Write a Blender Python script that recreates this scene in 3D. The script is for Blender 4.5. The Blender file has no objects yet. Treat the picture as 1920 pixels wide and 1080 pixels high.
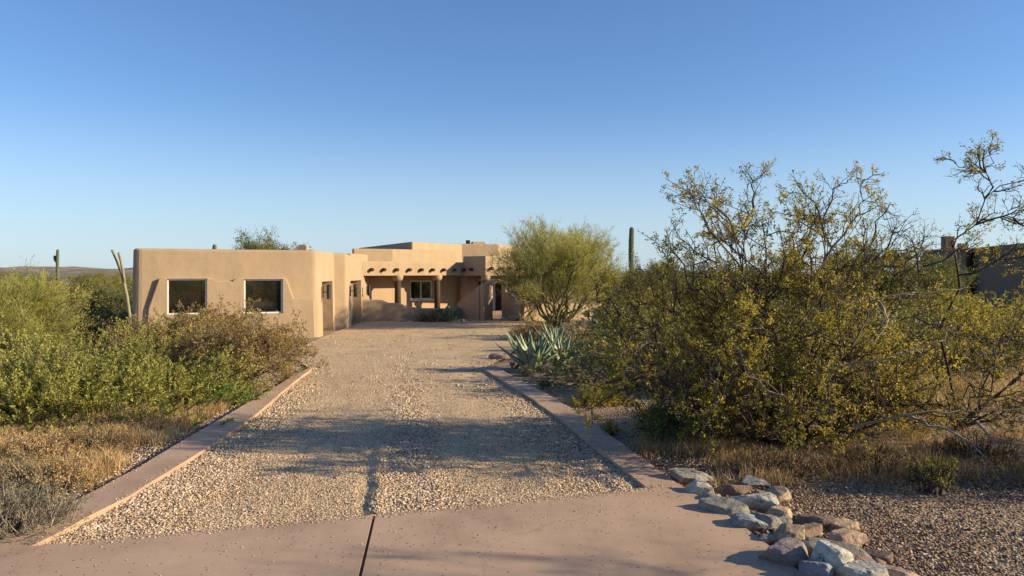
import bpy, math, random
import numpy as np
from mathutils import Vector, noise

C = bpy.context.scene
COL = C.collection
H = 2.4            # eye height
F = 1478.0         # focal length in photo pixels
HZ = 510.0         # horizon row of the photo

# ------------------------------------------------------------------ camera
cam = bpy.data.objects.new('camera', bpy.data.cameras.new('camera'))
COL.objects.link(cam)
cam.location = (0, 0, H)
cam.rotation_euler = (math.radians(90), 0, 0)
cam.data.sensor_width = 36
cam.data.lens = 36 * F / 1920
cam.data.shift_y = (HZ - 540) / 1920
cam.data.clip_end = 12000
C.camera = cam

# ------------------------------------------------------------------ light
SUN = Vector((0.99, -0.115, 0)).normalized()
EL = math.radians(20)
SD = Vector((SUN.x * math.cos(EL), SUN.y * math.cos(EL), math.sin(EL)))
w = bpy.data.worlds.new('World'); C.world = w; w.use_nodes = True
nt = w.node_tree
sky = nt.nodes.new('ShaderNodeTexSky'); sky.sky_type = 'NISHITA'; sky.sun_disc = False
sky.sun_elevation = EL; sky.sun_rotation = math.atan2(SUN.x, SUN.y)
sky.air_density = 1.0; sky.dust_density = 0.3; sky.ozone_density = 2.2
bg = nt.nodes['Background']; bg.inputs['Strength'].default_value = 0.080
tint = nt.nodes.new('ShaderNodeMix'); tint.data_type = 'RGBA'; tint.blend_type = 'MULTIPLY'; tint.inputs['Factor'].default_value = 1
tint.inputs[7].default_value = (.76, .96, 1.27, 1)
nt.links.new(sky.outputs[0], tint.inputs[6]); # paler air low over the horizon
wtc = nt.nodes.new('ShaderNodeTexCoord'); wsx = nt.nodes.new('ShaderNodeSeparateXYZ'); nt.links.new(wtc.outputs['Generated'], wsx.inputs[0])
wmr = nt.nodes.new('ShaderNodeMapRange'); wmr.interpolation_type = 'SMOOTHERSTEP'
wmr.inputs[1].default_value = -.02; wmr.inputs[2].default_value = .24; wmr.inputs[3].default_value = .55; wmr.inputs[4].default_value = 0
nt.links.new(wsx.outputs['Z'], wmr.inputs[0])
air = nt.nodes.new('ShaderNodeMix'); air.data_type = 'RGBA'; air.inputs[7].default_value = (4.9, 6.0, 7.2, 1)
nt.links.new(wmr.outputs[0], air.inputs['Factor']); nt.links.new(tint.outputs[2], air.inputs[6]); nt.links.new(air.outputs[2], bg.inputs['Color'])
sl = bpy.data.lights.new('sun', 'SUN'); sl.energy = 5.0; sl.angle = math.radians(0.6); sl.color = (1.0, 0.82, 0.54)
so = bpy.data.objects.new('sun', sl); COL.objects.link(so)
so.rotation_euler = SD.to_track_quat('Z', 'Y').to_euler()
C.view_settings.view_transform = 'Standard'
C.view_settings.look = 'None'
C.view_settings.exposure = 0.70
C.view_settings.gamma = 1.0

# ------------------------------------------------------------------ helpers
def G(px, py):
    """photo pixel on the flat ground -> (x, y)"""
    Y = F * H / (py - HZ)
    return ((px - 960) * Y / F, Y)

def tag(o, label=None, cat=None, group=None, kind=None):
    if label: o['label'] = label
    if cat: o['category'] = cat
    if group: o['group'] = group
    if kind: o['kind'] = kind
    return o

def empty(name, loc, label, cat, group=None, rz=0):
    o = bpy.data.objects.new(name, None); COL.objects.link(o)
    o.location = loc; o.rotation_euler = (0, 0, rz); o.empty_display_size = .2
    return tag(o, label, cat, group)

def link(name, me, mat=None, parent=None, loc=None):
    o = bpy.data.objects.new(name, me); COL.objects.link(o)
    if mat: me.materials.append(mat)
    if parent: o.parent = parent
    if loc: o.location = loc
    return o

def mesh_np(name, v, quads=None, tris=None, smooth=False):
    """fast mesh from numpy arrays"""
    me = bpy.data.meshes.new(name)
    v = np.asarray(v, dtype=np.float32)
    nq = 0 if quads is None else len(quads); ntr = 0 if tris is None else len(tris)
    me.vertices.add(len(v)); me.vertices.foreach_set('co', v.ravel())
    parts = []
    if nq: parts.append(np.asarray(quads, dtype=np.int32).ravel())
    if ntr: parts.append(np.asarray(tris, dtype=np.int32).ravel())
    loops = np.concatenate(parts)
    me.loops.add(len(loops)); me.loops.foreach_set('vertex_index', loops)
    starts = np.concatenate([np.arange(nq) * 4, nq * 4 + np.arange(ntr) * 3]).astype(np.int32)
    me.polygons.add(nq + ntr); me.polygons.foreach_set('loop_start', starts)
    if smooth: me.polygons.foreach_set('use_smooth', np.ones(nq + ntr, dtype=bool))
    me.update(calc_edges=True)
    return me

def mesh_py(name, v, f, smooth=False):
    me = bpy.data.meshes.new(name); me.from_pydata([tuple(p) for p in v], [], f); me.update()
    if smooth:
        for p in me.polygons: p.use_smooth = True
    return me

class MB:
    def __init__(s): s.v = []; s.f = []
    def add(s, v, f):
        n = len(s.v); s.v += [tuple(p) for p in v]; s.f += [tuple(i + n for i in q) for q in f]
    def box(s, c, dx, dy, dz, ux=(1, 0), taper=0):
        """box centred at c; dx along ux (plan direction), dy along its normal, dz up"""
        ux = Vector((ux[0], ux[1], 0)).normalized(); uy = Vector((-ux.y, ux.x, 0))
        c = Vector(c); v = []
        for k in (-1, 1):
            t = 1 - taper * (k > 0)
            for i, j in ((-1, -1), (1, -1), (1, 1), (-1, 1)):
                v.append(c + ux * i * dx / 2 * t + uy * j * dy / 2 * t + Vector((0, 0, k * dz / 2)))
        s.add(v, [(3, 2, 1, 0), (4, 5, 6, 7), (0, 1, 5, 4), (1, 2, 6, 5), (2, 3, 7, 6), (3, 0, 4, 7)])
    def tube(s, pts, rad, n=6, cap=True):
        pts = [Vector(p) for p in pts]; rings = []
        up = Vector((.3, .1, 1)).normalized()
        for i, p in enumerate(pts):
            d = (pts[min(i + 1, len(pts) - 1)] - pts[max(i - 1, 0)]).normalized()
            a = d.cross(up)
            if a.length < .05: a = d.cross(Vector((1, 0, 0)))
            a.normalize(); b = d.cross(a)
            rings.append([p + (a * math.cos(2 * math.pi * k / n) + b * math.sin(2 * math.pi * k / n)) * rad[i] for k in range(n)])
        v = [q for r in rings for q in r]; f = []
        for i in range(len(pts) - 1):
            for k in range(n):
                f.append((i * n + k, i * n + (k + 1) % n, (i + 1) * n + (k + 1) % n, (i + 1) * n + k))
        if cap:
            f.append(tuple(range(n))[::-1]); f.append(tuple((len(pts) - 1) * n + k for k in range(n)))
        s.add(v, f)
    def build(s, name, mat, parent=None, smooth=False):
        return link(name, mesh_py(name, s.v, s.f, smooth), mat, parent)

def copy_tree(o, parent=None):
    c = o.copy(); COL.objects.link(c)
    if parent: c.parent = parent
    for ch in [k for k in o.children]:
        copy_tree(ch, c)
    return c

# ------------------------------------------------------------------ materials
def newmat(name):
    m = bpy.data.materials.new(name); m.use_nodes = True
    return m, m.node_tree, m.node_tree.nodes['Principled BSDF']

def ramp(t, stops, src, link_to=None):
    r = t.nodes.new('ShaderNodeValToRGB')
    while len(r.color_ramp.elements) < len(stops): r.color_ramp.elements.new(.5)
    for e, (p, c) in zip(r.color_ramp.elements, stops):
        e.position = p; e.color = (*c, 1)
    t.links.new(src, r.inputs[0])
    return r.outputs[0]

def noise_n(t, scale, detail=4, rough=.55, coord=None, scl=None):
    n = t.nodes.new('ShaderNodeTexNoise'); n.inputs['Scale'].default_value = scale
    n.inputs['Detail'].default_value = detail; n.inputs['Roughness'].default_value = rough
    if coord is None:
        coord = t.nodes.new('ShaderNodeTexCoord').outputs['Object']
    if scl:
        mp = t.nodes.new('ShaderNodeMapping'); mp.inputs['Scale'].default_value = scl
        t.links.new(coord, mp.inputs[0]); coord = mp.outputs[0]
    t.links.new(coord, n.inputs['Vector'])
    return n.outputs['Fac']

def mixc(t, a, b, fac, mode='MIX'):
    m = t.nodes.new('ShaderNodeMix'); m.data_type = 'RGBA'; m.blend_type = mode
    for sock, val in ((m.inputs['Factor'], fac), (m.inputs[6], a), (m.inputs[7], b)):
        if isinstance(val, (int, float)): sock.default_value = val
        elif isinstance(val, tuple): sock.default_value = (*val, 1)
        else: t.links.new(val, sock)
    return m.outputs[2]

def bump(t, b, src, strength, dist=.02):
    n = t.nodes.new('ShaderNodeBump'); n.inputs['Strength'].default_value = strength; n.inputs['Distance'].default_value = dist
    t.links.new(src, n.inputs['Height']); t.links.new(n.outputs[0], b.inputs['Normal'])

def m_noise(name, stops, scale=3, detail=5, rough=.9, bstr=.3, bscale=40, bdist=.01, scl=None):
    m, t, b = newmat(name)
    t.links.new(ramp(t, stops, noise_n(t, scale, detail, scl=scl)), b.inputs['Base Color'])
    b.inputs['Roughness'].default_value = rough
    if bstr: bump(t, b, noise_n(t, bscale, 5, .6), bstr, bdist)
    return m

def m_stucco(name, c):
    m, t, b = newmat(name)
    d = tuple(x * .92 for x in c); l = tuple(min(1, x * 1.07) for x in c)
    a = ramp(t, [(.3, d), (.55, c), (.8, l)], noise_n(t, .7, 6, .6))
    s = noise_n(t, 2.2, 4, .6, scl=(1, 1, .25))
    t.links.new(mixc(t, a, ramp(t, [(.35, (.80, .80, .80)), (.6, (1, 1, 1))], s), .5, 'MULTIPLY'), b.inputs['Base Color'])
    b.inputs['Roughness'].default_value = .92
    mx = t.nodes.new('ShaderNodeMath'); mx.operation = 'ADD'
    n1 = noise_n(t, 55, 4, .7); n2 = noise_n(t, 2.5, 3, .5)
    m2 = t.nodes.new('ShaderNodeMath'); m2.operation = 'MULTIPLY'; m2.inputs[1].default_value = 5
    t.links.new(n2, m2.inputs[0]); t.links.new(n1, mx.inputs[0]); t.links.new(m2.outputs[0], mx.inputs[1])
    bump(t, b, mx.outputs[0], .4, .010)
    return m

def m_leaf(name, stops, scale=1.6, trans=.35, rough=.6):
    """leaf colour: clump noise plus a random value per leaf"""
    m, t, b = newmat(name)
    geo = t.nodes.new('ShaderNodeNewGeometry')
    tc = t.nodes.new('ShaderNodeTexCoord').outputs['Object']
    n = noise_n(t, scale, 3, .6, coord=tc)
    ma = t.nodes.new('ShaderNodeMath'); ma.operation = 'MULTIPLY'; ma.inputs[1].default_value = .42
    t.links.new(geo.outputs['Random Per Island'], ma.inputs[0])
    ad = t.nodes.new('ShaderNodeMath'); ad.operation = 'ADD'; t.links.new(n, ad.inputs[0]); t.links.new(ma.outputs[0], ad.inputs[1])
    sb = t.nodes.new('ShaderNodeMath'); sb.operation = 'SUBTRACT'; sb.inputs[1].default_value = .2; t.links.new(ad.outputs[0], sb.inputs[0])
    col = ramp(t, stops, sb.outputs[0])
    t.links.new(col, b.inputs['Base Color']); b.inputs['Roughness'].default_value = rough
    tr = t.nodes.new('ShaderNodeBsdfTranslucent'); t.links.new(col, tr.inputs['Color'])
    mix = t.nodes.new('ShaderNodeMixShader'); mix.inputs[0].default_value = trans
    out = t.nodes['Material Output']
    t.links.new(b.outputs[0], mix.inputs[1]); t.links.new(tr.outputs[0], mix.inputs[2]); t.links.new(mix.outputs[0], out.inputs['Surface'])
    return m

def m_gravel(name, stops, cell=38, base_mix=None, bstr=.9):
    m, t, b = newmat(name)
    tc = t.nodes.new('ShaderNodeTexCoord').outputs['Object']
    v = t.nodes.new('ShaderNodeTexVoronoi'); v.inputs['Scale'].default_value = cell; t.links.new(tc, v.inputs['Vector'])
    sep = t.nodes.new('ShaderNodeSeparateColor'); t.links.new(v.outputs['Color'], sep.inputs[0])
    stone = ramp(t, stops, sep.outputs[0])
    big = ramp(t, [(.3, (.80, .78, .76)), (.65, (1.08, 1.05, 1.0))], noise_n(t, .9, 6, .65, coord=tc))
    c = mixc(t, stone, big, 1.0, 'MULTIPLY')
    if base_mix:
        ln = t.nodes.new('ShaderNodeVectorMath'); ln.operation = 'LENGTH'; t.links.new(tc, ln.inputs[0])
        mr = t.nodes.new('ShaderNodeMapRange'); mr.inputs[1].default_value = 55; mr.inputs[2].default_value = 130; t.links.new(ln.outputs['Value'], mr.inputs[0])
        cover = ramp(t, [(.35, (.12, .115, .05)), (.55, (.19, .165, .075)), (.68, (.34, .26, .16))], noise_n(t, .035, 8, .7, coord=tc, scl=(1, .5, 1)))
        c = mixc(t, c, cover, mr.outputs[0])
    t.links.new(c, b.inputs['Base Color']); b.inputs['Roughness'].default_value = .9
    inv = t.nodes.new('ShaderNodeMath'); inv.operation = 'MULTIPLY'; inv.inputs[1].default_value = -1
    t.links.new(v.outputs['Distance'], inv.inputs[0])
    bump(t, b, inv.outputs[0], bstr, .03)
    return m

M = {}
M['stucco'] = m_stucco('stucco', (.42, .30, .185))
M['stucco_wall'] = m_stucco('stucco_wall', (.40, .285, .19))
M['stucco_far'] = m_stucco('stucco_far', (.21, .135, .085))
M['wood_dark'] = m_noise('wood_dark', [(.3, (.035, .02, .012)), (.7, (.085, .05, .03))], 6, scl=(8, 8, 1), bstr=.5)
M['wood_grey'] = m_noise('wood_grey', [(.3, (.13, .10, .08)), (.7, (.27, .22, .17))], 4, scl=(14, 14, .6), bstr=.5)
M['iron'] = m_noise('iron', [(.3, (.012, .011, .01)), (.7, (.03, .027, .024))], 9, rough=.6, bstr=.2)
M['white'] = m_noise('white_frame', [(.3, (.70, .66, .60)), (.7, (.82, .79, .74))], 5, rough=.5, bstr=.05)
M['interior'] = m_noise('interior', [(.3, (.05, .04, .03)), (.7, (.09, .07, .055))], 2, bstr=0)
def m_glass():
    m, t, b = newmat('window_glass')
    b.inputs['Base Color'].default_value = (.012, .012, .011, 1); b.inputs['Roughness'].default_value = .03
    b.inputs['IOR'].default_value = 2.4
    bump(t, b, noise_n(t, .8, 2), .04, .02)
    return m
M['glass'] = m_glass()
M['concrete'] = None
def m_concrete():
    m, t, b = newmat('concrete')
    tc = t.nodes.new('ShaderNodeTexCoord').outputs['Object']
    a = ramp(t, [(.25, (.36, .24, .165)), (.5, (.45, .305, .205)), (.75, (.52, .36, .24))], noise_n(t, 1.1, 8, .65, coord=tc))
    # scattered dark pits of the salt finish
    v = t.nodes.new('ShaderNodeTexVoronoi'); v.inputs['Scale'].default_value = 13; v.inputs['Randomness'].default_value = 1
    t.links.new(tc, v.inputs['Vector'])
    d = noise_n(t, 60, 3, coord=tc)
    ad = t.nodes.new('ShaderNodeMath'); ad.operation = 'MULTIPLY_ADD'; ad.inputs[1].default_value = .10
    t.links.new(d, ad.inputs[0]); t.links.new(v.outputs['Distance'], ad.inputs[2])
    pit = ramp(t, [(.155, (0, 0, 0)), (.20, (1, 1, 1))], ad.outputs[0])
    # faint tyre marks, stains and hairline cracks
    st = ramp(t, [(.30, (.74, .73, .72)), (.5, (1, 1, 1)), (.72, (1.07, 1.07, 1.07))], noise_n(t, .55, 7, .7, coord=tc, scl=(1.6, .5, 1)))
    a = mixc(t, a, st, .8, 'MULTIPLY')
    vc = t.nodes.new('ShaderNodeTexVoronoi'); vc.feature = 'DISTANCE_TO_EDGE'; vc.inputs['Scale'].default_value = .42
    wp_ = t.nodes.new('ShaderNodeTexNoise'); wp_.inputs['Scale'].default_value = 1.7; wp_.inputs['Detail'].default_value = 6; t.links.new(tc, wp_.inputs['Vector'])
    ad2 = t.nodes.new('ShaderNodeMixRGB'); ad2.blend_type = 'ADD'; ad2.inputs[0].default_value = .5; t.links.new(tc, ad2.inputs[1]); t.links.new(wp_.outputs['Color'], ad2.inputs[2]); t.links.new(ad2.outputs[0], vc.inputs['Vector'])
    crk = ramp(t, [(.0, (.45, .42, .40)), (.0028, (1, 1, 1))], vc.outputs['Distance'])
    a = mixc(t, a, crk, .35, 'MULTIPLY')
    sp = ramp(t, [(.35, (.45, .45, .45)), (.6, (1, 1, 1))], noise_n(t, 1.7, 3, coord=tc))
    keep = mixc(t, pit, (1, 1, 1), 0.0)
    c = mixc(t, (.12, .08, .06), a, keep)
    fine = ramp(t, [(.3, (.88, .88, .88)), (.7, (1.06, 1.06, 1.06))], noise_n(t, 130, 3, .7, coord=tc))
    t.links.new(mixc(t, c, fine, 1.0, 'MULTIPLY'), b.inputs['Base Color'])
    b.inputs['Roughness'].default_value = .85
    bump(t, b, keep, .5, .004)
    return m
M['concrete'] = m_concrete()
M['joint'] = m_noise('joint', [(.3, (.04, .022, .016)), (.7, (.08, .045, .03))], 20, bstr=.3)
M['pebble'] = None
def m_pebble(name, stops):
    m, t, b = newmat(name)
    geo = t.nodes.new('ShaderNodeNewGeometry')
    c = ramp(t, stops, geo.outputs['Random Per Island'])
    t.links.new(c, b.inputs['Base Color']); b.inputs['Roughness'].default_value = .9; b.inputs['Specular IOR Level'].default_value = .2
    return m
M['pebble'] = m_pebble('pebble', [(0, (.20, .135, .085)), (.3, (.40, .285, .185)), (.6, (.54, .41, .285)), (.85, (.62, .49, .36)), (1, (.72, .62, .50))])
M['pebble_brown'] = m_pebble('pebble_brown', [(0, (.10, .065, .045)), (.4, (.22, .15, .105)), (.75, (.34, .245, .18)), (1, (.52, .43, .35))])
M['gravel'] = m_gravel('gravel', [(0, (.38, .26, .145)), (.4, (.56, .405, .235)), (.8, (.65, .485, .29)), (1, (.72, .57, .38))], bstr=.6)
M['soil'] = m_gravel('soil', [(0, (.17, .115, .07)), (.4, (.28, .20, .125)), (.8, (.36, .265, .17)), (1, (.46, .37, .27))], cell=30, bstr=.8, base_mix=True)
M['hill'] = m_noise('hill', [(.35, (.13, .115, .07)), (.5, (.20, .155, .10)), (.65, (.36, .27, .18))], .012, 8, bstr=0)
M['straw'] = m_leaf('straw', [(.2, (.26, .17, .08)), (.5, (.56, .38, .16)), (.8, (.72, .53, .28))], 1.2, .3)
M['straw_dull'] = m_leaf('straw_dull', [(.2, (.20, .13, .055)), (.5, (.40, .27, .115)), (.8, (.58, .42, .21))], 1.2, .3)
M['bark'] = m_noise('bark', [(.3, (.035, .025, .018)), (.6, (.085, .062, .047)), (.85, (.25, .20, .16))], 5, bstr=.5, bscale=60)
M['bark_pale'] = m_noise('bark_pale', [(.3, (.16, .12, .09)), (.7, (.36, .30, .24))], 5, bstr=.5, bscale=60)
M['bark_tan'] = m_noise('bark_tan', [(.3, (.10, .07, .04)), (.7, (.27, .20, .12))], 5, bstr=.3, bscale=60)
M['bark_green'] = m_noise('bark_green', [(.3, (.09, .085, .035)), (.7, (.20, .19, .08))], 5, bstr=.3, bscale=60)
M['creosote'] = m_leaf('creosote', [(.12, (.07, .085, .018)), (.34, (.20, .195, .03)), (.52, (.38, .315, .04)), (.70, (.57, .42, .055)), (.95, (.70, .56, .12))], .7, .45)
M['creosote_brown'] = m_leaf('creosote_brown', [(.2, (.17, .125, .05)), (.45, (.34, .235, .085)), (.65, (.46, .31, .08)), (.9, (.52, .45, .12))], .9)
M['yellowgreen'] = m_leaf('yellowgreen', [(.2, (.15, .165, .04)), (.45, (.31, .31, .065)), (.7, (.46, .42, .10)), (.9, (.58, .52, .16))], 1.3)
M['palo'] = m_leaf('palo', [(.2, (.25, .25, .055)), (.45, (.42, .40, .09)), (.7, (.56, .51, .15)), (.9, (.66, .58, .22))], .8, .5)
M['fresh'] = m_leaf('fresh', [(.2, (.06, .12, .02)), (.5, (.13, .24, .04)), (.85, (.24, .34, .07))], 2)
M['sage'] = m_leaf('sage', [(.2, (.12, .12, .075)), (.5, (.22, .21, .13)), (.85, (.34, .31, .20))], 2)
M['scrub'] = m_leaf('scrub', [(.2, (.09, .09, .03)), (.5, (.18, .165, .05)), (.85, (.29, .24, .075))], .8)
M['mesquite'] = m_leaf('mesquite', [(.2, (.08, .095, .025)), (.5, (.16, .175, .04)), (.85, (.27, .26, .07))], .8)
def m_agave():
    m, t, b = newmat('agave')
    t.links.new(ramp(t, [(.3, (.14, .19, .11)), (.6, (.24, .30, .18)), (.8, (.40, .44, .29))], noise_n(t, 3, 4, scl=(1, 1, 1))), b.inputs['Base Color'])
    b.inputs['Roughness'].default_value = .5
    return m
M['agave'] = m_agave()
M['cactus'] = m_noise('cactus', [(.3, (.07, .085, .045)), (.7, (.15, .16, .085))], 6, bstr=.4)
M['cactus_pale'] = m_noise('cactus_pale', [(.3, (.20, .19, .12)), (.7, (.33, .30, .20))], 6, bstr=.4)
M['pad'] = m_noise('pad', [(.3, (.10, .16, .08)), (.7, (.20, .27, .14))], 5, bstr=.3)

# ------------------------------------------------------------------ ground
def drive_bounds(Y):
    pass

def poly_strip(name, mat, inner, outer, z0, z1, seg=1):
    """raised strip between two ground polylines"""
    mb = MB(); n = len(inner)
    v = []
    for (a, b) in zip(inner, outer):
        v += [(a[0], a[1], z0), (a[0], a[1], z1), (b[0], b[1], z1), (b[0], b[1], z0)]
    f = []
    for i in range(n - 1):
        for k in range(3):
            f.append((i * 4 + k, i * 4 + k + 1, i * 4 + 4 + k + 1, i * 4 + 4 + k))
    f.append((0, 1, 2, 3)); e = (n - 1) * 4; f.append((e + 3, e + 2, e + 1, e))
    mb.add(v, f)
    return mb.build(name, mat)

def resample(pts, n):
    P = np.array(pts, dtype=float); d = np.concatenate([[0], np.cumsum(np.linalg.norm(np.diff(P, axis=0), axis=1))])
    t = np.linspace(0, d[-1], n)
    return [tuple(np.interp(k, d, P[:, j]) for j in range(P.shape[1])) for k in t]

GZ = -0.07
L_in = [G(*p) for p in [(58, 1024), (237, 932), (389, 839), (444, 802), (481, 776), (520, 742), (555, 713), (585, 690)]]
L_out = [G(*p) for p in [(-60, 1042), (93, 965), (259, 876), (370, 810), (444, 767), (490, 740), (533, 715), (566, 691)]]
R_in = [G(*p) for p in [(1213, 914), (1130, 848), (1054, 788), (990, 742), (935, 709), (902, 688)]]
R_out = [G(*p) for p in [(1264, 902), (1175, 838), (1086, 774), (1022, 736), (975, 713), (930, 686)]]
def noisy(P, n, s, seed, cap):
    Q = resample(P, n); out = []
    for i, p in enumerate(Q):
        a = noise.noise(Vector((i * .33, seed, 0))) * s
        out.append((p[0] + a, p[1]))
    out[0] = P[0]
    return out
kl = poly_strip('kerb', M['concrete'], noisy(L_in, 60, .02, 1, 0), noisy(L_out, 60, .02, 5, 0), -.2, 0)
tag(kl, kind='structure')
kr = poly_strip('kerb', M['concrete'], noisy(R_in, 60, .02, 9, 0), noisy(R_out, 60, .02, 14, 0), -.2, 0)
tag(kr, kind='structure')

# concrete apron in two pours with an open joint between them
edge = [G(-700, 1075), G(-60, 1042), G(58, 1024), G(300, 1000), G(500, 982), G(702, 965)]
edge2 = [G(702, 965), G(967, 941), G(1213, 914), G(1264, 902)]
jd = (G(675, 1080)[0] - G(702, 965)[0], G(675, 1080)[1] - G(702, 965)[1])
j0 = Vector(G(702, 965)); jv = Vector(jd).normalized(); j1 = j0 + jv * 14
jn = Vector((-jv.y, jv.x)) * .014
right_edge = [G(1264, 902), G(1324, 939), G(1385, 980), G(1441, 1022), G(1509, 1080)]
rd = (Vector(right_edge[-1]) - Vector(right_edge[-2])).normalized()
rend = Vector(right_edge[-1]) + rd * 9
def slab(poly, name):
    n = len(poly)
    v = [(p[0], p[1], 0) for p in poly] + [(p[0], p[1], -.2) for p in poly]
    f = [tuple(range(n))] + [(i, i + n, (i + 1) % n + n, (i + 1) % n) for i in range(n)]
    me = mesh_py(name, v, f); o = link(name, me, M['concrete']); tag(o, kind='structure')
    return o
if jn.x > 0: jn = -jn
la = [tuple(p) for p in edge[:-1]] + [tuple(j0 + jn)] + [tuple(j1 + jn), (-14, -6)]
ra = [tuple(j0 - jn)] + edge2[1:-1] + right_edge + [tuple(rend), tuple(j1 - jn)]
def clockfix(p):
    a = sum(p[i][0] * p[(i + 1) % len(p)][1] - p[(i + 1) % len(p)][0] * p[i][1] for i in range(len(p)))
    return p if a > 0 else p[::-1]
slab(clockfix(la), 'driveway_apron'); slab(clockfix(ra), 'driveway_apron')
jm = MB(); mid = (j0 + j1) / 2
jm.box((mid.x, mid.y, -.06), (j1 - j0).length, .026, .09, ux=(jv.x, jv.y))
tag(jm.build('apron_joint', M['joint']), kind='structure')

# gravel drive: gridded sheet with ruts
Lline = [(-9.5, 5.0)] + L_in + [(-6.9, 24), (-7.2, 31), (-7.4, 41)]
Rline = [(2.5, 5.0)] + R_in + [(-.2, 22.5), (.4, 28), (1.0, 33), (1.6, 39)]
def xat(line, Y): return float(np.interp(Y, [p[1] for p in line], [p[0] for p in line]))
def rut(x, y):
    z = .022 * noise.noise(Vector((x * 1.1, y * .8, 3))) + .012 * noise.noise(Vector((x * 4, y * 3, 9)))
    if y < 14:
        for (xa, ya, xb, yb, dep) in RUTS:
            t = (y - ya) / (yb - ya)
            xc = xa + (xb - xa) * t + .05 * noise.noise(Vector((y * 1.5, 0, 7)))
            d = (x - xc)
            k = max(0, min(1, (14 - y) / 3))
            z += k * dep * (math.exp(-((d - .12) / .09) ** 2) - 1.1 * math.exp(-((d + .02) / .07) ** 2))
    return z
ra_, rb_ = G(685, 955), G(705, 780)
RUTS = [(ra_[0], ra_[1], rb_[0], rb_[1], .022), (G(1150, 900)[0], 8.3, G(985, 760)[0], 14.2, .010)]
GV = -.055
ny, nx = 300, 90
ys = np.concatenate([np.linspace(5.0, 16, 200), np.linspace(16.1, 41, 100)])
vv = np.zeros((ny, nx, 3))
for i, Y in enumerate(ys):
    a, b = xat(Lline, Y), xat(Rline, Y)
    if Y < 16.5: a -= .02; b += .02
    for j in range(nx):
        x = a + (b - a) * j / (nx - 1)
        vv[i, j] = (x, Y, GV + rut(x, Y))
q = np.array([[i * nx + j, i * nx + j + 1, (i + 1) * nx + j + 1, (i + 1) * nx + j] for i in range(ny - 1) for j in range(nx - 1)])
dr = link('gravel_drive', mesh_np('gravel_drive', vv.reshape(-1, 3), quads=q, smooth=True), M['gravel']); tag(dr, kind='structure')

# ground sheet to the horizon, finer near the camera
gx = np.unique(np.concatenate([np.linspace(-40, 40, 161), np.geomspace(40, 6000, 30), -np.geomspace(40, 6000, 30)]))
gy = np.unique(np.concatenate([np.linspace(-12, 60, 145), np.geomspace(60, 9000, 40), -np.geomspace(12, 3000, 12)]))
gv = []
for y in gy:
    for x in gx:
        far = max(abs(x) - 9, 0) / 25 + max(y - 60, 0) / 60
        z = GZ - .02 + .035 * noise.noise(Vector((x * .5, y * .5, 0)))
        if x > .8 and y < 40: z += .05 * min(1, (x - .8) / 3)
        z += min(far, 1) * .5 * noise.noise(Vector((x * .03, y * .03, 4)))
        z = min(z, -.05) if (xat(Lline, min(max(y, 5), 41)) - .8 < x < xat(Rline, min(max(y, 5), 41)) + .8 or y < 6) else z
        if y < 41 and xat(Lline, max(y, 5)) - .1 < x < xat(Rline, max(y, 5)) + .1: z = -.13
        gv.append((x, y, z))
n1, n2 = len(gy), len(gx)
q = np.array([[i * n2 + j, i * n2 + j + 1, (i + 1) * n2 + j + 1, (i + 1) * n2 + j] for i in range(n1 - 1) for j in range(n2 - 1)])
gr = link('ground', mesh_np('ground', gv, quads=q, smooth=True), M['soil']); tag(gr, kind='structure')

# far hills
hv = []
xs = np.linspace(-4200, 5200, 240); rows = 9
for k in range(rows):
    for x in xs:
        base = 15 + 26 * noise.noise(Vector((x * .0021, 1.7, 0))) + 18 * noise.noise(Vector((x * .007, 3, 0))) + 8 * noise.noise(Vector((x * .022, 5, 0)))
        if -1900 < x < -1250: base += 9
        prof = math.sin(math.pi * k / (rows - 1))
        z = max(base, 6) * prof * (1 + .25 * noise.noise(Vector((x * .01, k * .9, 2)))) * (1 if x < -300 else .35)
        hv.append((x, 2600 + k * 130 + 150 * noise.noise(Vector((x * .002, 9, 0))), z - .6))
q = np.array([[i * 240 + j, i * 240 + j + 1, (i + 1) * 240 + j + 1, (i + 1) * 240 + j] for i in range(rows - 1) for j in range(239)])
tag(link('hills', mesh_np('hills', hv, quads=q, smooth=True), M['hill']), kind='structure')

# ------------------------------------------------------------------ pebbles (uncountable)
def pebbles(name, mat, P, S, seed, label):
    rs = np.random.RandomState(seed); n = len(P)
    o8 = np.array([[1, 0, 0], [-1, 0, 0], [0, 1, 0], [0, -1, 0], [0, 0, 1], [0, 0, -1]], float)
    tri = np.array([[0, 2, 4], [2, 1, 4], [1, 3, 4], [3, 0, 4], [2, 0, 5], [1, 2, 5], [3, 1, 5], [0, 3, 5]])
    v = np.repeat(o8[None], n, 0) * (1 + rs.uniform(-.35, .35, (n, 6, 1))) + rs.uniform(-.25, .25, (n, 6, 3))
    v[:, :, 0] *= rs.uniform(.8, 1.5, (n, 1)); v[:, :, 2] *= rs.uniform(.45, .9, (n, 1))
    a = rs.uniform(0, 6.283, n); c, s = np.cos(a), np.sin(a)
    x = v[:, :, 0] * c[:, None] - v[:, :, 1] * s[:, None]; y = v[:, :, 0] * s[:, None] + v[:, :, 1] * c[:, None]
    v[:, :, 0], v[:, :, 1] = x, y
    b = rs.uniform(-.6, .6, n); c, s = np.cos(b), np.sin(b)
    y = v[:, :, 1] * c[:, None] - v[:, :, 2] * s[:, None]; z = v[:, :, 1] * s[:, None] + v[:, :, 2] * c[:, None]
    v[:, :, 1], v[:, :, 2] = y, z
    v = v * np.asarray(S)[:, None, None] + np.asarray(P)[:, None, :]
    t = (tri[None] + (np.arange(n) * 6)[:, None, None]).reshape(-1, 3)
    o = link(name, mesh_np(name, v.reshape(-1, 3), tris=t), mat)
    return tag(o, label, 'gravel', kind='stuff')

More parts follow.
